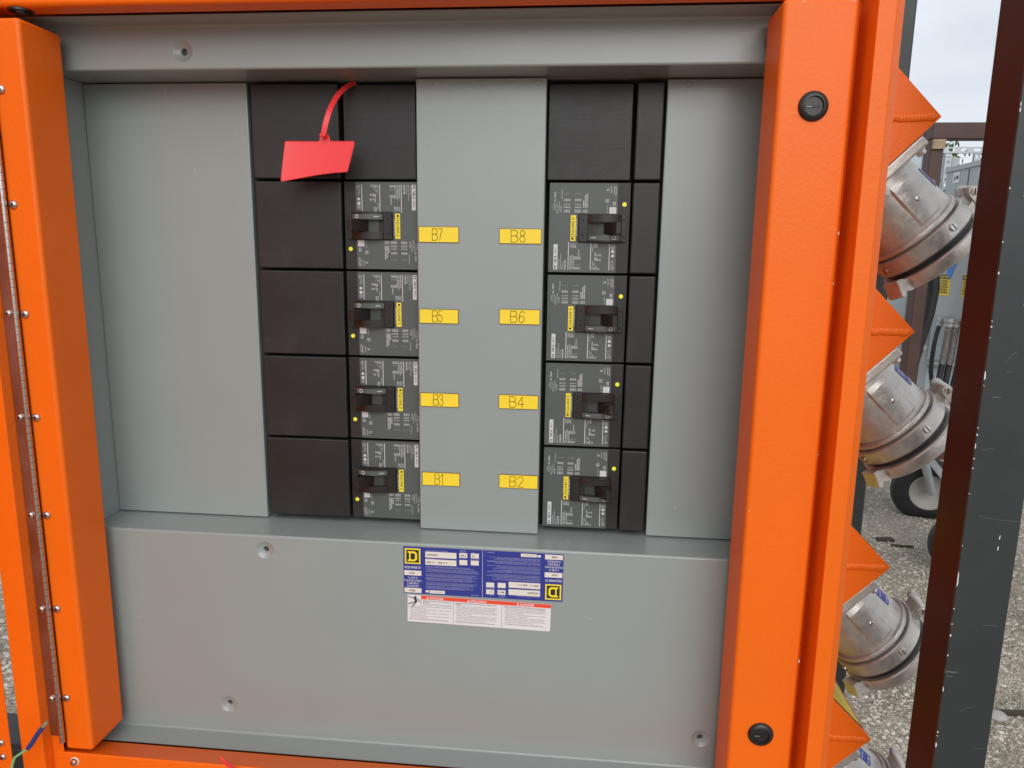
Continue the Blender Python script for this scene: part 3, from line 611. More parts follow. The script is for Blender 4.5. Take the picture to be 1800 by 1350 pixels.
m = MB(); m.prism([(-.0700, .2668), (-.037, .2668), (-.037, .360), (-.0700, .360)], lambda u, v_, t: (t, u, v_), -.6915, .2800, 'orange'); tb = cadd(m, 'top_beam', bevel=.006, seg=4)
for x in (-.655, .268):
    m = MB(); m.lathe([(.008, 0), (.008, .004), (.0055, .006), (.001, .0065)], frame((x, -.058 if x < 0 else -.052, .2668), (0, 0, -1)), 'cap_black', 6, smooth=False); m.lathe([(.013, 0), (.013, .0022), (.008, .0024)], frame((x, -.058 if x < 0 else -.052, .2668), (0, 0, -1)), 'cap_black', 24); cadd(m, 'bolt', parent=tb)
m = MB(); m.prism([(-.089, -.6720), (-.036, -.6925), (-.036, -.76), (.0, -.76), (.0, ZLO), (-.089, ZLO)], lambda u, v_, t: (t, u, v_), -.6880, .262, 'orange'); bb = cadd(m, 'bottom_beam', bevel=.0028)
m = MB(); m.lathe([(.0062, 0), (.0062, .0008), (.0052, .0014)], frame((-.6625, -.089, -.6850), (0, -1, 0)), 'labelwhite', 20); m.lathe([(.0048, .001), (.0044, .0038), (.002, .0052), (.0004, .0054)], frame((-.6625, -.089, -.6855), (0, -1, 0)), 'stainless', 20); cadd(m, 'screw', parent=bb)
m = MB(); m.box(.273, .275, -.030, .42, -1.45, ZHI, 'orange'); m.box(-.7235, -.7215, .02, .42, -1.45, ZHI, 'orange'); m.box(-.7235, .275, .42, .422, -1.45, ZHI, 'orange'); m.box(-.7235, .275, -.036, .422, ZHI, ZHI+.002, 'orange'); m.box(-.7215, .273, -.010, .418, -1.452, -1.45, 'orange'); m.box(-.7215, .273, -.012, -.010, -1.45, ZLO, 'orange'); cadd(m, 'enclosure_wall')
for x in (-.70, .20):
    for y in (.0, .36): m = MB(); m.box(x, x+.05, y, y+.05, -1.4995, -1.453, 'charcoal'); cadd(m, 'foot')
# chamfered wedge housings on the right side
TIPS = [(.3854, .1510), (.3831, -.0842), (.3860, -.3730), (.3864, -.6071)]
WY0, WY1 = -.030, .112
for k, (tx_, tz_) in enumerate(TIPS):
    d = tx_-.2755
    m = MB(); m.prism([(tx_-.001, tz_), (.2755, tz_-d), (.2755, tz_+d)], lambda u, v_, t: (u, t, v_), WY0, WY1, 'orange'); hs = cadd(m, 'receptacle_housing', bevel=.0048, seg=4)
    m = MB(); n_ = 21; x0, x1 = .300, tx_-.007
    for i in range(n_):
        x = x0+(x1-x0)*i/n_; dz = random.uniform(-.0007, .0007); m.lathe([(.0046*math.cos(a)+.0001, .0021*math.sin(a)) for a in (0, .4, .8, 1.2, 1.57)], frame((x, WY0, tz_+dz-.001), (-.25, -1, 0), (0, 0, 1)), 'orange', 10)
    cadd(m, 'weld_bead', parent=hs)
def wedge_sticker(tx_, tz_, s0, s1, lab):
    # lies on the upper slope: s runs from the wall to the tip
    e = Vector((.7071, 0, -.7071)); nrm = Vector((.7071, 0, .7071)); o_ = Vector((tx_-.001, 0, tz_))
    t_ = empty('hazard_sticker', o_ + nrm*.0006); tag(t_, lab, 'sticker', 'yellow stickers on the orange wedges')
    for nm_, y0_, y1_, a, b_, off, mt in (('border', -.022, .10, s0, s1, 0, 'ink'), ('yellow_field', -.0190, .097, s0+.003, s1-.003, .0002, 'sticker_yellow')):
        m = MB(); pp = [-e*b_+Vector((0, y0_, 0)), -e*a+Vector((0, y0_, 0)), -e*a+Vector((0, y1_, 0)), -e*b_+Vector((0, y1_, 0))]
        m.add([p+nrm*off for p in pp]+[p+nrm*(off+.0002) for p in pp], [(0, 1, 2, 3), (4, 7, 6, 5), (0, 4, 5, 1), (1, 5, 6, 2), (2, 6, 7, 3), (3, 7, 4, 0)], mt); m.build(nm_, t_)
wedge_sticker(*TIPS[2], .018, .095, 'yellow sticker seen edge on, on the third orange wedge from the top')
wedge_sticker(*TIPS[3], .012, .095, 'yellow sticker with black border on the lowest orange wedge')

# ------------------------------------------------------------------ hinged side covers (stiles)
YP = -.0855
def stile(x0, x1, name, label, cat, z0=-.6709, z1=.2515, ytop=-.0855):
    t_ = empty(name, ((x0+x1)/2, YP, z0)); tag(t_, label, cat)
    cx = (x0+x1)/2; m = MB(); m.box(x0-cx, x1-cx, 0, -YP-.0165, 0, z1-z0, 'orange'); m.build('cover_panel', t_, bevel=.0050, seg=5); return t_
st = stile(-.6768, -.6380, 'hinged_cover', 'left orange hinged strip with the long steel piano hinge', 'hinged cover')
def loc(o, p): w_ = o.location; return (p[0]-w_.x, p[1]-w_.y, p[2]-w_.z)
lx, ly, lz = st.location
m = MB(); m.box(-.6915-lx, -.6780-lx, -.0905-ly, -.0892-ly, -.6475-lz, .2515-lz, 'hinge_leaf'); hg = m.build('hinge_leaf', st, bevel=.0003, seg=1)
m = MB(); z = .2515; k = 0
while z > -.6555:
    z2 = max(z-.0094, -.6560); m.lathe([(.0001, 0), (.0034, 0), (.0034, z-z2-.0005), (.0001, z-z2-.0006)], Matrix.Translation((-.6756-lx, -.0908-ly, z2-lz)), 'stainless', 14); z = z2; k += 1
m.build('hinge_knuckles', st)
def screw_mb(p, r=.0055, cross=True, ang=.5):
    m = MB(); F = frame(p, (0, -1, 0)) @ Matrix.Rotation(ang, 4, 'Z')
    m.lathe([(r, 0), (r, r*.12), (r*.92, r*.38), (r*.7, r*.56), (r*.36, r*.64), (.0001, r*.65)], F, 'stainless', 24)
    if cross:
        m.box(-r*.5, r*.5, -r*.1, r*.1, r*.56, r*.665, 'void', F); m.box(-r*.1, r*.1, -r*.5, r*.5, r*.56, r*.665, 'void', F)
    return m
for k, z in enumerate((.1745, .0465, -.0820, -.2098, -.3368, -.4650, -.5930)):
    screw_mb((-.6672-lx, YP-ly-.0001, z-lz), .0052, ang=k*.9).build('screw', st)
    screw_mb((-.6850-lx, -.0906-ly, z+.0008-lz), .0046, ang=k*1.3).build('screw', hg)
sr = stile(.1950, .2700, 'latched_cover', 'right orange cover strip with two black quarter turn latches', 'latched cover', z0=-.78, z1=.2565)
lx, ly, lz = sr.location
m = MB()
for xx, zz, hh, ww in ((.2686, .0215, .0048, .0011), (.2686, -.475, .0055, .0012), (.2684, -.03, .0018, .0008), (.1985, -.29, .002, .0007), (.2684, -.22, .0012, .0008), (.262, .2525, .0012, .003), (.214, .2525, .0010, .002)):
    m.add([(xx-lx, YP-.00015-ly, zz-lz), (xx+ww-lx, YP-.00015-ly, zz+hh*.25-lz), (xx+ww*.8-lx, YP-.00015-ly, zz+hh*.8-lz), (xx+ww*.1-lx, YP-.00015-ly, zz+hh-lz)], [(0, 1, 2, 3)], 'primer')
tag(m.build('paint_chip', sr), kind='stuff')
for z in (.1519, -.5717):
    o_ = (.2320-lx, YP-ly-.0001, z-lz); F = frame(o_, (0, -1, 0), (1, 0, 0))
    m = MB(); m.lathe([(.0152, 0), (.0152, .0010), (.0140, .0030), (.0112, .0044), (.0098, .0046), (.0095, .0034), (.0093, .0018)], F, 'cap_black', 40); m.disc(.0094, .0020, F, 'bezel', 32); la = m.build('latch', sr)
    m = MB(); fa = lambda u, v_: tuple(F @ Vector((u, v_, .0024))); F0 = F
    m.box(-.0085, .0060, -.0012, .0012, .0015, .0032, 'cap_black', F @ Matrix.Rotation(.06, 4, 'Z')); m.add([F @ Vector(p) for p in ((.0052, -.0030, .0031), (.0085, .0002, .0031), (.0052, .0034, .0031))], [(0, 1, 2)], 'cap_black'); m.box(-.0078, -.0020, -.0011, -.0006, .0032, .0034, 'galv', F); m.build('arrow_knob', la)

# open outer door on the left, folded back towards the viewer
dr = empty('open_door', (-.80, -.11, -1.0)); tag(dr, 'orange outer door swung open at the far left, only its screwed edge showing', 'door')
lx, ly, lz = dr.location
m = MB(); m.box(-.790-lx, -.7372-lx, -.1075-ly, -.1055-ly, ZLO-lz, .36-lz, 'orange'); de = m.build('door_edge', dr, bevel=.0008)
m = MB(); m.prism([(-.788, -.1085), (-.786, -.1085), (-.905, -.98), (-.907, -.98)], ext, ZLO, .36, 'orange'); m.v = [(x-lx, y-ly, z-lz) for x, y, z in m.v]; m.build('door_panel', dr)
for z in (-.6505, -.6715): screw_mb((-.7495-lx, -.1076-ly, z-lz), .0050, ang=.3).build('screw', de)

# ------------------------------------------------------------------ pin and sleeve receptacles
def make_receptacle():
    t_ = empty('receptacle', (0, 0, 0))   # local z = outward axis, local x = towards the viewer, local y = up the slope
    I = Matrix.Identity(4)
    m = MB(); m.box(-.0665, .0665, -.0520, .0520, 0, .0130, 'alu'); m.build('mounting_flange', t_, bevel=.003)
    for sx, sy in ((-1, -1), (-1, 1), (1, -1), (1, 1)):
        m = MB(); M_ = Matrix.Translation((sx*.0560, sy*.0425, .0130)); m.lathe([(.0062, 0), (.0062, .0015), (.0048, .0018)], M_, 'stainless', 20); m.lathe([(.0052, .0016), (.0052, .0058), (.0044, .0066), (.0001, .0066)], M_, 'stainless', 6, smooth=False); m.build('bolt', t_)
    m = MB(); prof = [(.046, .0125), (.0470, .017), (.0475, .024), (.0508, .0850), (.0508, .0862), (.0545, .0866), (.0552, .0880), (.0552, .0915), (.0485, .0922), (.0485, .0944), (.0578, .0944), (.0592, .0958), (.0592, .1130), (.0578, .1148), (.053, .1150)]
    m.lathe(prof, I, 'alu', 96); hb = m.build('barrel', t_)
    # raised rib panel on the viewer side
    m = MB(); k = 10; half = .34; vs = []; hh = [(.024, 0), (.031, .0026), (.079, .0017), (.0835, 0)]
    rad = lambda h: .0475+(h-.024)*(.0508-.0475)/.064
    for h, e_ in hh:
        for i in range(k+1):
            a = -half+2*half*i/k-.20; edge = 0 if i in (0, k) else 1; r_ = rad(h)-.0003+(e_*edge); vs.append((r_*math.cos(a), r_*math.sin(a), h))
    m.add(vs, [(j*(k+1)+i, j*(k+1)+i+1, (j+1)*(k+1)+i+1, (j+1)*(k+1)+i) for j in range(3) for i in range(k)], 'alu'); m.build('raised_pad', hb)
    m = MB(); p = Vector(((rad(.055)+.0018)*math.cos(-.22), (rad(.055)+.0018)*math.sin(-.22), .055)); m.lathe([(.0030, 0), (.0030, .0007), (.0019, .0012), (.0018, .0005), (.0001, .0005)], frame(p, (1, -.22, 0), (0, 0, 1)), 'stainless', 20); m.build('rivet', hb)
    for a in (-.27, 1.3, 2.9, 4.4):
        m = MB(); F = frame((.0592*math.cos(a), .0592*math.sin(a), .1045), (math.cos(a), math.sin(a), 0), (0, 0, 1)); m.lathe([(.0046, 0), (.0046, .0012), (.0038, .0020), (.0001, .0021)], F, 'stainless', 20); m.box(-.0040, .0040, -.0006, .0006, .0018, .00225, 'void', F); m.build('screw', hb)
    # blue rating tag wrapped round the barrel
    m = MB(); vs = []; k = 8
    for h in (.036, .064):
        for i in range(k+1):
            a = -.98-.32*i/k; r_ = rad(h)+.0006; vs.append((r_*math.cos(a), r_*math.sin(a), h))
    m.add(vs, [(i, i+1, k+2+i, k+1+i) for i in range(k)], 'blue')
    for i, (a, h) in enumerate([(-1.05-.07*j, .040+.006*q) for j in range(3) for q in range(4)]):
        if i % 4 == 2: continue
        r_ = rad(h)+.0009; m.add([(r_*math.cos(a+da), r_*math.sin(a+da), h+dh) for da, dh in ((0, 0), (.035, 0), (.035, .0032), (0, .0032))], [(0, 1, 2, 3)], 'paleink')
    nt_ = m.build('rating_tag', t_)
    m = MB(); a = -1.14; m.lathe([(.0024, 0), (.0024, .0010), (.0001, .0016)], frame(((rad(.06)+.0006)*math.cos(a), (rad(.06)+.0006)*math.sin(a), .059), (math.cos(a), math.sin(a), 0)), 'stainless', 16); m.build('rivet', nt_)
    # gasket and cap
    m = MB()
    for j in range(3): m.lathe([(.0505, .1138+.0028*j), (.0568-.0012*j, .1141+.0028*j), (.0568-.0012*j, .1163+.0028*j), (.0505, .1167+.0028*j)], I, 'rubber', 72)
    m.build('gasket', t_)
    m = MB(); m.lathe([(.0500, .1220), (.0595, .1220), (.0612, .1238), (.0614, .1350), (.0600, .1380), (.0440, .1400), (.0420, .1412), (.0001, .1425)], I, 'alu', 96); cp = m.build('cap', t_)
    # hinge at the top of the slope, turned a little towards the viewer
    ha = -1.45; Rz = Matrix.Translation((0, 0, .0035)) @ Matrix.Rotation(ha, 4, 'Z')
    m = MB(); m.prism([(.055, .094), (.064, .090), (.071, .088), (.0745, .092), (.0740, .0975), (.0690, .1010), (.0600, .1060), (.055, .106)], lambda u, v_, t: tuple(Rz @ Vector((u, t, v_))), -.012, .012, 'alu'); hi = m.build('hinge_bracket', t_, bevel=.0015)
    m = MB(); m.lathe([(.0001, -.0165), (.0062, -.0165), (.0068, -.0155), (.0068, .0155), (.0062, .0165), (.0001, .0165)], Rz @ frame((.0705, 0, .0945), (0, 1, 0), (1, 0, 0)), 'alu', 28); m.build('hinge_barrel', hi)
    for q in (-1, 1):
        m = MB(); m.prism([(.0650, .0930), (.0675, .0885), (.0735, .0880), (.0775, .0925), (.0770, .0990), (.0725, .1110), (.0690, .1230), (.0660, .1310), (.0560, .1310), (.0600, .1200), (.0640, .1080)], lambda u, v_, t: tuple(Rz @ Vector((u, t, v_))), q*.0170-.003, q*.0170+.003, 'alu'); m.build('hinge_arm', hi, bevel=.0014)
        F = Rz @ frame((.0712, q*.0200, .0942), (0, q, 0), (1, 0, 0)); m = MB(); m.lathe([(.0042, 0), (.0042, .0008), (.0034, .0016), (.0001, .0017)], F, 'stainless', 20); m.box(-.0036, .0036, -.0006, .0006, .0014, .0019, 'void', F @ Matrix.Rotation(.8, 4, 'Z')); m.build('screw', hi)
    # latch tab opposite
    Rl = Matrix.Translation((0, 0, .0035)) @ Matrix.Rotation(1.18, 4, 'Z')
    m = MB(); m.prism([(.0580, .1190), (.0610, .1180), (.0665, .1130), (.0720, .1120), (.0735, .1180), (.0790, .1290), (.0760, .1330), (.0700, .1280), (.0640, .1330), (.0580, .1340)], lambda u, v_, t: tuple(Rl @ Vector((u, t, v_))), -.0115, .0115, 'alu'); m.build('latch_tab', t_, bevel=.001)
    return t_
rc = make_receptacle(); ry = .040
rlab = ['topmost metal receptacle with closed cap under the highest orange wedge', 'second metal receptacle from the top, cap above the wheel behind', 'third metal receptacle from the top with clear blue tag', 'lowest metal receptacle, cut off by the bottom of the photo']
for k, (tx_, tz_) in enumerate(TIPS):
    o = rc if k == 0 else copy_tree(rc)
    n_ = (tx_-tz_)*.70711; s_tip = (tx_+tz_)*.70711; s_ = s_tip-.0767
    F = frame(((s_+n_)*.70711, ry, (s_-n_)*.70711), (1, 0, -1), (0, -1, 0))
    o.location = F.translation; o.rotation_euler = F.to_euler(); tag(o, rlab[k], 'receptacle', 'capped metal receptacles down the cabinet side')

# ------------------------------------------------------------------ red seal tag, wire, tail
t_ = empty('seal_tag', (-.31, .03, .1419)); tag(t_, 'blank red plastic seal tag hanging over the top left blank plates', 'tag')
lx, ly, lz = t_.location
def outline(pts, r=.003, k=4):
    out = []
    for i in range(len(pts)):
        p = Vector(pts[i]); a = (Vector(pts[i-1])-p).normalized(); b_ = (Vector(pts[(i+1) % len(pts)])-p).normalized()
        for j in range(k+1):
            q = j/k; out.append(tuple((p+a*r)*(1-q)**2+p*2*q*(1-q)+(p+b_*r)*q*q))
    return out
body = [(-.3772, .1326), (-.3335, .1324), (-.3330, .1378), (-.3313, .1412), (-.3225, .1412), (-.3215, .1375), (-.3205, .1328), (-.2880, .1324), (-.2975, .0960), (-.315, .0950), (-.335, .0925), (-.3830, .0835)]
cxb = -.332
def curl(x, z): return .0195 - .9*(x-cxb)**2*1.2 + .10*(z-.11)
pp = outline(body, .0022)
m = MB(); k = len(pp)
# thin plate with a slight curl : slice into strips
import itertools
xs = [-.384+.0012*i for i in range(82)]
def span(x):
    zs = []
    for i in range(k):
        (xa, za), (xb, zb) = pp[i], pp[(i+1) % k]
        if (xa-x)*(xb-x) < 0: zs.append(za+(zb-za)*(x-xa)/(xb-xa))
    return (min(zs), max(zs)) if len(zs) >= 2 else None
prev = None
for x in xs:
    sp_ = span(x)
    cur = (x, *sp_) if sp_ else None
    if prev and cur:
        (xa, a0, a1), (xb, b0, b1) = prev, cur
        for y_off in (0, .0012):
            m.add([(xa-lx, curl(xa, a0)+y_off-ly, a0-lz), (xb-lx, curl(xb, b0)+y_off-ly, b0-lz), (xb-lx, curl(xb, b1)+y_off-ly, b1-lz), (xa-lx, curl(xa, a1)+y_off-ly, a1-lz)], [(0, 1, 2, 3)], 'redtag', True)
    prev = cur
edge = [(p[0], curl(*p), p[1]) for p in pp]
m.tube([(p[0]-lx, p[1]+.0006-ly, p[2]-lz) for p in edge+edge[:1]], .00075, 'redtag', 6, caps=False)
m.build('tag_plate', t_)
m = MB(); path = []
ctrl = [Vector((-.3270, .0170, .1395)), Vector((-.3210, .0145, .1620)), Vector((-.3170, .0300, .1960)), Vector((-.2990, .0640, .2120))]
for i in range(17):
    q = i/16; path.append(ctrl[0]*(1-q)**3+ctrl[1]*3*q*(1-q)**2+ctrl[2]*3*q*q*(1-q)+ctrl[3]*q**3)
vs = []
for i, p in enumerate(path):
    d = (path[min(i+1, 16)]-path[max(i-1, 0)]).normalized(); a = d.cross(Vector((0, -1, 0))).normalized(); w_ = .0034
    for du, dv in ((-1, 0), (1, 0), (1, .0012), (-1, .0012)): q = p-a*(du*w_)+Vector((0, dv, 0)); vs.append((q.x-lx, q.y-ly, q.z-lz))
m.add(vs, [(i*4+j, i*4+(j+1) % 4, (i+1)*4+(j+1) % 4, (i+1)*4+j) for i in range(16) for j in range(4)], 'redtag'); m.build('strap', t_)
m = MB(); m.box(-.3305-lx, -.3230-lx, .0135-ly, .0190-ly, .1375-lz, .1412-lz, 'redtag'); m.box(-.3285-lx, -.3255-lx, .0128-ly, .0140-ly, .1385-lz, .1405-lz, 'redtag'); m.build('locking_head', t_, bevel=.0006)

t_ = empty('cut_seal_strap', (-.45, -.08, -.668)); tag(t_, 'cut end of a red plastic strap lying on the orange sill', 'strap')
m = MB(); m.tube([(-.0030, -.012, .0090), (.008, -.016, .0030), (.022, -.020, -.0045), (.034, -.022, -.012)], .0022, 'redtag', 8, rr=[.0022, .0024, .0022, .0020]); m.build('strap', t_)
m = MB()
for i in range(9): q = i/9; m.box(-.0012, .0012, -.0006, .0002, -.0016, .0016, 'redtag', Matrix.Translation((.004+.022*q, -.0172-.0045*q, .0068-.0125*q)) @ Matrix.Rotation(.55, 4, 'Y'))
m.build('teeth', t_)
t_ = empty('bonding_wire', (-.70, -.13, -.66)); tag(t_, 'green wire with a blue crimp sleeve at the bottom left corner', 'wire')
m = MB(); m.tube([(-.036, -.004, -.054), (-.022, 0, -.018), (-.0120, .0, .0080), (.0095, 0, .0235)], .0016, 'green_wire', 10); m.build('wire', t_)
m = MB(); m.tube([(.0080, 0, .0225), (.0125, 0, .0280), (.0132, 0, .0288), (.0230, 0, .0435), (.0305, .001, .0535), (.0315, .001, .0550)], .003, 'crimp_blue', 14, rr=[.0028, .0034, .0030, .0031, .0030, .0024]); m.build('crimp_sleeve', t_)
m = MB(); m.tube([(.0310, .001, .0545), (.0365, .002, .0605), (.0380, .002, .0622)], .0022, 'crimp_grey', 12, rr=[.0024, .0024, .0010]); m.build('wire_end', t_)

# ------------------------------------------------------------------ posts near the cabinet
t_ = empty('square_post', (.4255, -.12, -1.5)); tag(t_, 'near right square steel post, charcoal front and red brown side with chipped edge', 'post')
x0, x1, y0, y1 = .3990-.4255, .4515-.4255, -.150+.12, -.0900+.12
m = MB(); m.box(x0+.0008, x1, y0, y1, 0, 2.3, 'oxide'); m.build('brown_side', t_, bevel=.003)
m = MB(); m.box(x0-.0002, x1+.0012, y0-.0016, y0+.0016, 0.002, 2.298, 'charcoal'); random.seed(3)
for i in range(58):
    z = random.uniform(.55, 1.85); h = random.choice((.0010, .0014, .0022, .0030, .0060)) if i > 5 else random.uniform(.008, .02); wd = random.uniform(.0005, .0014)
    m.add([(x0-.0003, y0-.0018, z), (x0+wd, y0-.0018, z+h*.2), (x0+wd*.7, y0-.0018, z+h*.8), (x0-.0003, y0-.0018, z+h)], [(0, 1, 2, 3)], 'primer')
    if i % 6 == 0: z = random.uniform(.6, 1.6); xx = x0+random.uniform(.012, .048); m.add([(xx, y0-.0018, z), (xx+.0010, y0-.0018, z+.0005), (xx+.0012, y0-.0018, z+.005), (xx+.0003, y0-.0018, z+.004)], [(0, 1, 2, 3)], 'primer')
yy = y0-.0019
for z, xa, xb, dz, wd in ((.92, .005, .030, .003, .0006), (1.24, .012, .050, -.004, .0004), (1.02, .020, .034, .006, .0005), (.84, .004, .021, -.001, .0007), (1.40, .018, .027, .010, .0004), (.70, .008, .040, .012, .0004), (.64, .012, .030, -.001, .0018), (1.12, .030, .046, .001, .0005), (1.31, .006, .018, .002, .0004), (.78, .026, .044, -.010, .0003), (.975, .036, .050, .002, .0004), (.56, .010, .022, .0, .0012)):
    m.ribbon([(x0+xa, z), (x0+(xa+xb)/2, z+dz*.7), (x0+xb, z+dz)], wd, lambda u, v_: (u, yy, v_), 'scratch')
m.build('charcoal_front', t_, bevel=.0008)
t_ = empty('dark_upright', (.3915, .175, -1.5)); tag(t_, 'dark charcoal upright standing just behind the orange wedges', 'post')
m = MB(); m.box(-.0275, .0275, -.025, .025, 0, 2.2, 'charcoal'); m.build('upright', t_, bevel=.003); m = MB(); m.box(-.05, .05, -.05, .05, 0, .006, 'charcoal'); m.build('foot_plate', t_)

# ------------------------------------------------------------------ yard behind
# brown rack frame
t_ = empty('brown_rack', (1.28, 2.0, -1.5)); tag(t_, 'rusty brown welded frame with a horizontal top rail behind the receptacles', 'rack')
m = MB(); m.box(-.0235, .0235, 0, .06, .751, 1.925, 'oxide_far'); m.build('upright', t_, bevel=.004)
m = MB(); m.box(1.20, 1.246, 0, .06, 0, 1.925, 'oxide_far'); m.build('upright', t_, bevel=.004)
m = MB(); m.box(-.0235, 1.20, .002, .058, .715, .750, 'oxide_far'); m.build('lower_rail', t_, bevel=.004)
m = MB(); m.box(.62, .665, .002, .058, 0, .714, 'oxide_far'); m.build('leg', t_, bevel=.004)
m = MB(); m.box(-.0235, 1.246, -.002, .055, 1.926, 1.984, 'oxide_far'); m.build('top_rail', t_, bevel=.004)
m = MB(); m.box(-.0235, 1.246, .058, .12, 1.935, 1.964, 'oxide_far'); m.build('rear_rail', t_, bevel=.004)
m = MB(); m.box(-.022, .022, -.012, -.001, 1.890, 1.924, 'wood'); m.build('wood_shim', t_)
# slotted channel strut
t_ = empty('slotted_strut_frame', (1.83, 3.12, -1.5)); tag(t_, 'galvanized slotted channel frame visible above the grey cabinets', 'strut frame')
def slot_bar(m, L_, wd, holes, th=.003):
    """bar from (0,0) along x with oval slots, in xz plane, front at y=0"""
    pitch = L_/holes; sl, sh = pitch*.30, wd*.25
    for k in range(holes):
        cx = pitch*(k+.5); seg = 12; o_ = []; sq = []
        for i in range(seg):
            a = 2*math.pi*(i+.5)/seg; o_.append((cx+sl*math.cos(a), sh*math.sin(a))); c_, s_ = math.cos(a), math.sin(a); q = 1/max(abs(c_), abs(s_)); sq.append((cx+pitch/2*c_*q, wd/2*s_*q))
        cor = [(cx+pitch/2, wd/2), (cx-pitch/2, wd/2), (cx-pitch/2, -wd/2), (cx+pitch/2, -wd/2)]
        yield o_, sq, cor, seg
def strut(parent, L_, M_, holes, name):
    m = MB()
    for o_, sq, cor, seg in slot_bar(m, L_, .030, holes):
        vs = [M_ @ Vector((u, 0, v_)) for u, v_ in o_+sq]
        m.add(vs, [(i, (i+1) % seg, seg+(i+1) % seg, seg+i) for i in range(seg)], 'galv')
        for ci, k0 in enumerate((1, 4, 7, 10)): m.add([vs[seg+k0], M_ @ Vector((cor[ci][0], 0, cor[ci][1])), vs[seg+k0+1]], [(0, 1, 2)], 'galv')
    m.box(0, L_, .0005, .02, .0125, .015, 'galv', M_); m.box(0, L_, .0005, .02, -.015, -.0125, 'galv', M_); m.build(name, parent)
strut(t_, .80, Matrix.Translation((-.14, 0, 2.037)), 13, 'rail')
for x in (.005, .145, .46): strut(t_, 2.02-(.9 if x < .4 else 0), Matrix.Translation((x, .004, .9 if x < .4 else 0)) @ Matrix.Rotation(-H, 4, 'Y'), 40, 'upright_strut')
# double door grey cabinet
def quadbox(name, c3, depth, mt, parent=None, bevel=.006):
    """box from a front edge line a->b (plan) with heights"""
    (ax, ay), (bx_, by), z0, z1 = c3; d = Vector((bx_-ax, by-ay)); nn = Vector((-d.y, d.x)).normalized()*depth
    m = MB(); m.prism([(ax, ay), (bx_, by), (bx_+nn.x, by+nn.y), (ax+nn.x, ay+nn.y)], ext, z0, z1, mt); return m.build(name, parent, bevel=bevel)
def on_face(name, parent, A_, B_, u0, u1, z0, z1, mt, off=.002, extra=None):
    """flat rectangle lying on a vertical face running A->B (plan), u metres from A"""
    a, b_ = Vector(A_), Vector(B_); d = (b_-a).normalized(); nn = Vector((d.y, -d.x))*off
    f = lambda u, z, o=1: (a.x+d.x*u+nn.x*o, a.y+d.y*u+nn.y*o, z)
    m = MB(); m.add([f(u0, z0), f(u1, z0), f(u1, z1), f(u0, z1), f(u0, z0, .2), f(u1, z0, .2), f(u1, z1, .2), f(u0, z1, .2)], [(0, 1, 2, 3), (0, 4, 5, 1), (1, 5, 6, 2), (2, 6, 7, 3), (3, 7, 4, 0)], mt)
    if extra: extra(m, f)
    return m.build(name, parent)
A_, B_ = (1.732, 2.90), (1.722, 2.40)
t_ = empty('double_door_cabinet', (0, 0, -1.5)); t_.location = (0, 0, 0)
def thing_at(name, p, label, cat, group=None): e_ = empty(name, p); tag(e_, label, cat, group); return e_
bpy.data.objects.remove(t_)
dc = thing_at('double_door_cabinet', (0, 0, 0), 'grey double door steel cabinet with small white tags at its top', 'cabinet')
quadbox('cabinet_body', (A_, B_, -.60, .400), .5, 'far_grey', dc); quadbox('cabinet_leg', ((1.98, 2.65), (2.02, 2.65), -1.5, -.601), .04, 'far_grey', dc); quadbox('cabinet_leg', ((1.98, 2.82), (2.02, 2.82), -1.5, -.601), .04, 'far_grey', dc)
quadbox('lid', ((1.726, 2.905), (1.712, 2.390), .4005, .4225), .53, 'far_grey', dc)
on_face('door_gap', dc, A_, B_, .222, .226, -.58, .396, 'ink')
def tagtext(s_):
    def g_(m, f):
        def fn(u, v_): return f(u, v_, 1.6)
        text(m, s_, .016, .088 if s_ == 'J-20' else .322, .362, fn, 'ink', width=.045, bold=.03)
    return g_
on_face('door_tag', dc, A_, B_, .080, .140, .345, .393, 'labelwhite', extra=tagtext('J-20')); on_face('door_tag', dc, A_, B_, .315, .375, .345, .393, 'labelwhite', extra=tagtext('J-21'))
on_face('chalk_mark', dc, A_, B_, .06, .15, .300, .305, 'far_pale'); on_face('chalk_mark', dc, A_, B_, .29, .37, .300, .305, 'far_pale')
m = MB(); m.tube([(1.724, 2.66, .23), (1.723, 2.60, .26), (1.722, 2.59, .23), (1.722, 2.54, .25)], .004, 'labelwhite', 6); m.build('paint_scrawl', dc)
x = thing_at('small_grey_box', (0, 0, 0), 'narrow dark grey box mounted left of the double door cabinet', 'electrical box'); quadbox('box_body', ((2.005, 3.60), (2.060, 3.55), .44, .560), .1, 'far_grey', x); quadbox('box_post', ((2.005, 3.62), (2.035, 3.61), -1.5, .44), .05, 'galv', x)
x = thing_at('pale_cabinet', (0, 0, 0), 'pale blue grey cabinet seen between wedge and brown frame', 'cabinet'); quadbox('cabinet_leg', ((1.44, 3.60), (1.50, 3.57), -1.5, -.7), .1, 'far_grey', x); quadbox('cabinet_body', ((1.42, 3.59), (1.865, 3.4), -.699, .585), .5, 'far_pale', x); on_face('door_seam', x, (1.42, 3.59), (1.865, 3.4), .445, .450, -1.3, .56, 'far_grey')
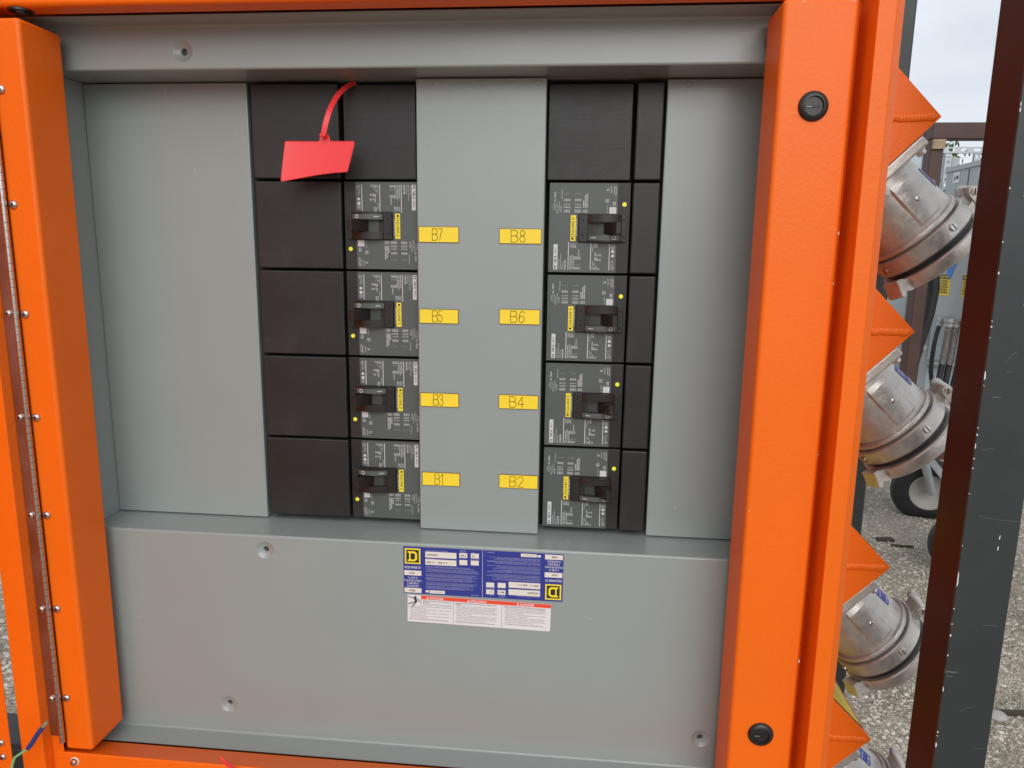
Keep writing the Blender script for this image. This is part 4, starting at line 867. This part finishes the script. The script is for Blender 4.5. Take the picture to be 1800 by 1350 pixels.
# big grey enclosure with caution stickers
A_, B_ = (1.465, 2.32), (1.50, 1.86)
en = thing_at('disconnect_enclosure', (0, 0, 0), 'large grey steel enclosure with yellow caution stickers above hanging cables', 'electrical enclosure')
A_, B_ = (1.432, 2.26), (1.560, 1.80)
quadbox('enclosure_body', (A_, B_, -.235, .12), .45, 'far_grey', en)
quadbox('bottom_lip', ((1.434, 2.262), (1.563, 1.797), -.244, -.2352), .43, 'galv', en)
def caution(u0):
    def g_(m, f):
        m.add([f(u0, -.085, 1.5), f(u0+.05, -.085, 1.5), f(u0+.05, -.067, 1.5), f(u0, -.067, 1.5)], [(0, 1, 2, 3)], 'ink')
        text(m, 'CAUTION', .010, u0+.004, -.081, lambda u, v_: f(u, v_, 2), 'sticker_yellow', width=.042, bold=.03)
        for k in range(5): text(m, 'DO NOT OPEN UNDER LOAD', .007, u0+.005, -.097-.011*k, lambda u, v_: f(u, v_, 2), 'ink', width=.040-.004*(k % 2), bold=.04)
    return g_
def sticker(name, label, u0, u1, z0, z1, mt, extra=None, cat='sticker', grp=None):
    x = thing_at(name, (A_[0], A_[1], z0), label, cat, grp)
    o = on_face('face', x, A_, B_, u0, u1, z0, z1, mt, extra=extra); o.location = (-A_[0], -A_[1], -z0)
sticker('caution_sticker', 'left yellow caution sticker on the grey enclosure, beside blue tape', .05, .10, -.150, -.066, 'sticker_yellow', caution(.05), grp='caution stickers on the grey enclosure')
sticker('caution_sticker', 'right yellow caution sticker on the grey enclosure, against the brown post', .165, .215, -.150, -.066, 'sticker_yellow', caution(.165), grp='caution stickers on the grey enclosure')
def warn(m, f):
    m.add([f(.185, .045, 1.5), f(.255, .045, 1.5), f(.255, .062, 1.5), f(.185, .062, 1.5)], [(0, 1, 2, 3)], 'tape_red')
    m.add([f(.189, .006, 1.5), f(.213, .006, 1.5), f(.201, .040, 1.5)], [(0, 1, 2)], 'sticker_yellow')
    for k in range(4): text(m, 'HAZARDOUS VOLTAGE', .006, .216, .032-.009*k, lambda u, v_: f(u, v_, 1.5), 'ink', width=.036, bold=.02)
sticker('warning_sticker', 'white warning sticker with yellow triangle on the grey enclosure', .185, .255, -.002, .063, 'labelwhite', warn)
def blue_tape():
    x = thing_at('blue_tape', (A_[0], A_[1], -.08), 'slanting strip of blue tape on the grey enclosure', 'tape'); a, b_ = Vector(A_), Vector(B_); d = (b_-a).normalized(); nn = Vector((d.y, -d.x))*.004
    pt = [(.092, -.085), (.100, -.080), (.150, .05), (.130, .06), (.080, -.06)]; m = MB()
    vs = [(d.x*u+nn.x, d.y*u+nn.y, z+.08) for u, z in pt]; vs2 = [(d.x*u+nn.x*.1, d.y*u+nn.y*.1, z+.08) for u, z in pt]
    m.add(vs+vs2, [tuple(range(5))]+[(i, (i+1) % 5, 5+(i+1) % 5, 5+i) for i in range(5)], 'tape_blue'); m.build('strip', x)
blue_tape()
sticker('red_tape', 'short red tape mark at the left edge of the grey enclosure', .012, .034, -.070, -.022, 'tape_red', cat='tape')
# support frame of that enclosure
x = thing_at('enclosure_stand', (0, 0, 0), 'grey steel stand with legs under the large grey enclosure', 'stand')
quadbox('leg', ((1.475, 2.45), (1.515, 2.42), -.766, -.246), .05, 'far_grey', x); quadbox('leg', ((1.56, 2.60), (1.76, 2.50), -.766, -.246), .05, 'far_pale', x)
quadbox('leg', ((1.90, 2.45), (1.95, 2.45), -1.5, -.766), .05, 'far_grey', x); quadbox('leg', ((1.90, 2.72), (1.95, 2.72), -1.5, -.766), .05, 'far_grey', x)
m = MB(); m.tube([(1.40, 2.48, -.42), (1.52, 2.50, -.47), (1.70, 2.46, -.47)], .020, 'galv', 8); m.build('cross_tube', x)
m = MB(); m.box(1.37, 2.15, 2.40, 2.78, -.795, -.7665, 'far_grey'); m.build('base_frame', x, bevel=.005)
# pale panel and dark parts left of the rack post
x = thing_at('pale_side_box', (0, 0, 0), 'pale grey box half hidden behind the topmost receptacle cap', 'electrical box'); quadbox('box_body', ((1.30, 2.6), (1.455, 2.62), -.108, .35), .3, 'far_pale', x); quadbox('latch', ((1.436, 2.59), (1.452, 2.592), -.05, -.02), .02, 'galv', x)
quadbox('box_leg', ((1.375, 2.7), (1.425, 2.7), -.766, -.110), .05, 'far_grey', x)
x = thing_at('perforated_upright', (1.47, 2.9, -.7665), 'dark perforated steel upright beside the brown frame', 'strut'); m = MB(); m.box(0, .05, 0, .05, 0, .66, 'charcoal'); ob = m.build('upright', x)
for k in range(18):
    pass
m = MB()
for k in range(16): m.disc(.010, .002, frame((.025, 0, .02+.040*k), (0, -1, 0)), 'galv', 12)
m.build('holes', ob)
# cables
def cable(label, pts, r, seg_mesh, name='power_cable'):
    p0 = Vector(pts[0]); x = thing_at(name, p0, label, 'cable', 'cables hanging from the grey enclosure'); q = [Vector(p)-p0 for p in pts]
    sm = []
    for i in range(len(q)-1):
        a = q[max(i-1, 0)]; b_ = q[i]; c_ = q[i+1]; d = q[min(i+2, len(q)-1)]
        for j in range(6): t = j/6; sm.append(.5*((2*b_)+(-a+c_)*t+(2*a-5*b_+4*c_-d)*t*t+(-a+3*b_-3*c_+d)*t**3))
    sm.append(q[-1]); m = MB(); m.tube(sm, r, 'rubber', 12); o = m.build('jacket', x)
    if seg_mesh:
        k = int(len(sm)*seg_mesh); m = MB(); m.tube(sm[:k], r*1.13, 'mesh_sleeve', 14); m.build('mesh_grip', x)
    m = MB(); d = (sm[1]-sm[0]).normalized(); F = frame(sm[0], d); m.lathe([(r*1.9, -.012), (r*1.9, .004), (r*1.45, .010), (r*1.45, .022), (r*1.1, .026)], F, 'galv', 20); m.build('gland', x)
cable('thin black cable hanging leftmost from the grey enclosure', [(1.458, 2.20, -.25), (1.444, 2.20, -.338), (1.442, 2.20, -.456), (1.456, 2.20, -.551), (1.46, 2.3, -.66), (1.50, 2.42, -.766)], .0085, 0)
cable('first thick black cable with mesh grip, right of the thin one', [(1.469, 2.15, -.25), (1.466, 2.15, -.33), (1.459, 2.15, -.424), (1.448, 2.15, -.542), (1.45, 2.2, -.66), (1.52, 2.44, -.766)], .0118, .42)
cable('middle thick black cable with mesh grip under the enclosure', [(1.490, 2.14, -.25), (1.487, 2.14, -.33), (1.481, 2.14, -.424), (1.471, 2.14, -.541), (1.48, 2.2, -.66), (1.56, 2.44, -.766)], .0118, .42)
cable('rightmost thick black cable with mesh grip, next to the brown post', [(1.514, 2.12, -.25), (1.511, 2.12, -.33), (1.506, 2.12, -.424), (1.498, 2.13, -.541), (1.51, 2.2, -.66), (1.60, 2.44, -.766)], .0118, .42)
x = thing_at('cam_plug', (1.433, 2.35, -.655), 'blue and silver plug lying behind the second receptacle', 'plug')
m = MB(); m.tube([(0, 0, 0), (.028, -.01, .030)], .018, 'tape_blue', 14); m.build('blue_sleeve', x); m = MB(); m.tube([(-.055, 0, .058), (-.010, 0, .040)], .034, 'stainless', 18, rr=[.034, .034]); m.build('metal_collar', x)
x = thing_at('black_hose', (1.32, 2.08, -.10), 'thick black hose hanging right behind the brown frame upright', 'hose')
m = MB(); m.tube([(.015, 0, .12), (.035, .01, .06), (.050, .02, -.02), (.046, .03, -.12), (.030, .04, -.22), (.018, .05, -.32), (.020, .06, -.46), (.06, .10, -.60)], .022, 'rubber', 12); m.build('hose', x)
x = thing_at('blue_connector', (1.372, 2.20, -.40), 'small dark blue plug beside the black hose behind the frame', 'plug')
m = MB(); m.tube([(-.02, 0, -.03), (.02, 0, .03)], .016, 'crimp_blue', 12); m.build('sleeve', x); m = MB(); m.tube([(.018, 0, .027), (.030, 0, .045)], .020, 'galv', 12); m.build('collar', x)
x = thing_at('diagonal_brace', (1.45, 2.75, -.766), 'grey angled steel brace left of the brown frame upright', 'brace')
m = MB(); m.box(-.025, .025, -.006, .006, 0, .66, 'far_grey', Matrix.Rotation(-.16, 4, 'Y')); m.build('bar', x); m = MB(); m.box(-.03, .03, -.009, -.0065, .02, .07, 'galv', Matrix.Rotation(-.16, 4, 'Y')); m.build('bracket', x)
# hand truck behind
x = thing_at('hand_truck', (2.03, 3.38, -1.5), 'grey hand truck with a flat black wheel standing on the gravel', 'hand truck')
ax = frame((0.02, 0, .155), (-.25, -1, 0), (0, 0, 1))
m = MB(); m.lathe([(.095, -.05), (.15, -.055), (.185, -.04), (.195, 0), (.185, .04), (.15, .055), (.095, .05)], ax, 'tyre', 48); m.v = [(a, b_, max(c_, .003)) for a, b_, c_ in m.v]; wh = m.build('wheel', x)
m = MB(); m.lathe([(.096, .030), (.104, .050), (.100, .054), (.085, .040), (.040, .030), (.0001, .030)], ax, 'cream_hub', 40); m.build('rim', wh)
m = MB(); m.tube([(-.09, -.09, .50), (-.06, -.09, .36), (.015, -.08, .16)], .026, 'galv', 4, rr=[.034, .034, .026]); m.build('axle_bracket', x)
m = MB(); m.box(-.02, .02, -.02, .02, 0, .42, 'galv', Matrix.Translation((.165, -.06, .15)) @ Matrix.Rotation(-.72, 4, 'Y')); m.build('frame_rail', x, bevel=.004)
m = MB(); m.box(-.02, .02, -.02, .02, 0, .50, 'galv', Matrix.Translation((.235, -.05, .20)) @ Matrix.Rotation(-.72, 4, 'Y')); m.build('frame_rail', x, bevel=.004)
m = MB(); m.box(-.06, .22, .05, .07, .42, .5, 'galv'); m.build('cross_plate', x)
m = MB(); m.tube([(-.12, -.06, .47), (-.20, -.06, .455), (-.21, -.06, .44)], .016, 'labelwhite', 10); m.build('grip', x)
x = thing_at('spare_wheel', (1.62, 2.55, -1.5), 'black tyre showing at the edge of the brown post', 'wheel')
ax = frame((.225, 0, .15), (-.3, -1, 0), (0, 0, 1))
m = MB(); m.lathe([(.07, -.04), (.12, -.045), (.145, -.03), (.150, 0), (.145, .03), (.12, .045), (.07, .04)], ax, 'tyre', 40); m.build('tyre', x); m = MB(); m.lathe([(.071, .02), (.07, .035), (.0001, .03)], ax, 'cream_hub', 30); m.build('rim', x)
# litter on the gravel
def plank(p, L_, wd, h, rz, label, mt='old_wood'):
    x = MB(); n_ = 8; pts = [(-L_/2+L_*i/n_, random.uniform(-wd*.12, wd*.12)) for i in range(n_+1)]
    o_ = [(u, v_-wd/2) for u, v_ in pts]+[(u, v_+wd/2) for u, v_ in reversed(pts)]; x.prism(o_, lambda u, v_, t: (u, v_, t), 0, h, mt); ob = x.build('wood_scrap', bevel=.001, loc=p, rot=(0, 0, rz)); return tag(ob, label, 'wood scrap', 'wood scraps on the gravel')
plank((1.66, 2.95, -1.497), .09, .040, .010, .1, 'dark flat wood scrap on gravel left of the spare wheel'); plank((1.715, 2.87, -1.497), .11, .016, .008, -.05, 'thin dark stick on gravel just under the flat scrap')
plank((1.50, 1.43, -1.497), .19, .018, .012, .02, 'dark rotten stick on gravel at the right photo edge')
m = MB(); m.box(-.012, .012, -.010, .010, 0, .012, 'red_litter'); tag(m.build('litter', bevel=.003, loc=(1.545, 1.99, -1.497), rot=(.2, .1, .6)), 'small red scrap on the gravel at the right edge of the post', 'litter')
m = MB(); m.lathe([(.0001, 0), (.022, .004), (.027, .014), (.018, .026), (.0001, .030)], Matrix.Scale(1.3, 4, (1, 0, 0)), 'pale_stone', 7, smooth=False); tag(m.build('rock', loc=(1.405, 1.40, -1.5)), 'fist sized pale rock at the bottom right of the gravel', 'rock')
# dark case seen through the left gap
x = thing_at('black_case', (-1.02, .33, -1.5), 'black plastic case with grey lid seen through the gap at bottom left', 'case')
m = MB(); m.box(-.30, .15, -.03, .05, 0, .505, 'rubber'); m.build('case_body', x, bevel=.01); m = MB(); m.box(-.31, .16, -.035, .055, .506, .520, 'rubber'); m.build('lid', x, bevel=.004)
x = thing_at('grey_hose', (-1.14, .45, -.90), 'curved pale hose lying above the black case at bottom left', 'hose')
m = MB(); m.tube([(-.06, .1, .00), (-.03, .02, .045), (.02, -.02, .055), (.07, .0, .02), (.09, .03, -.02)], .014, 'labelwhite', 12); m.build('hose', x)
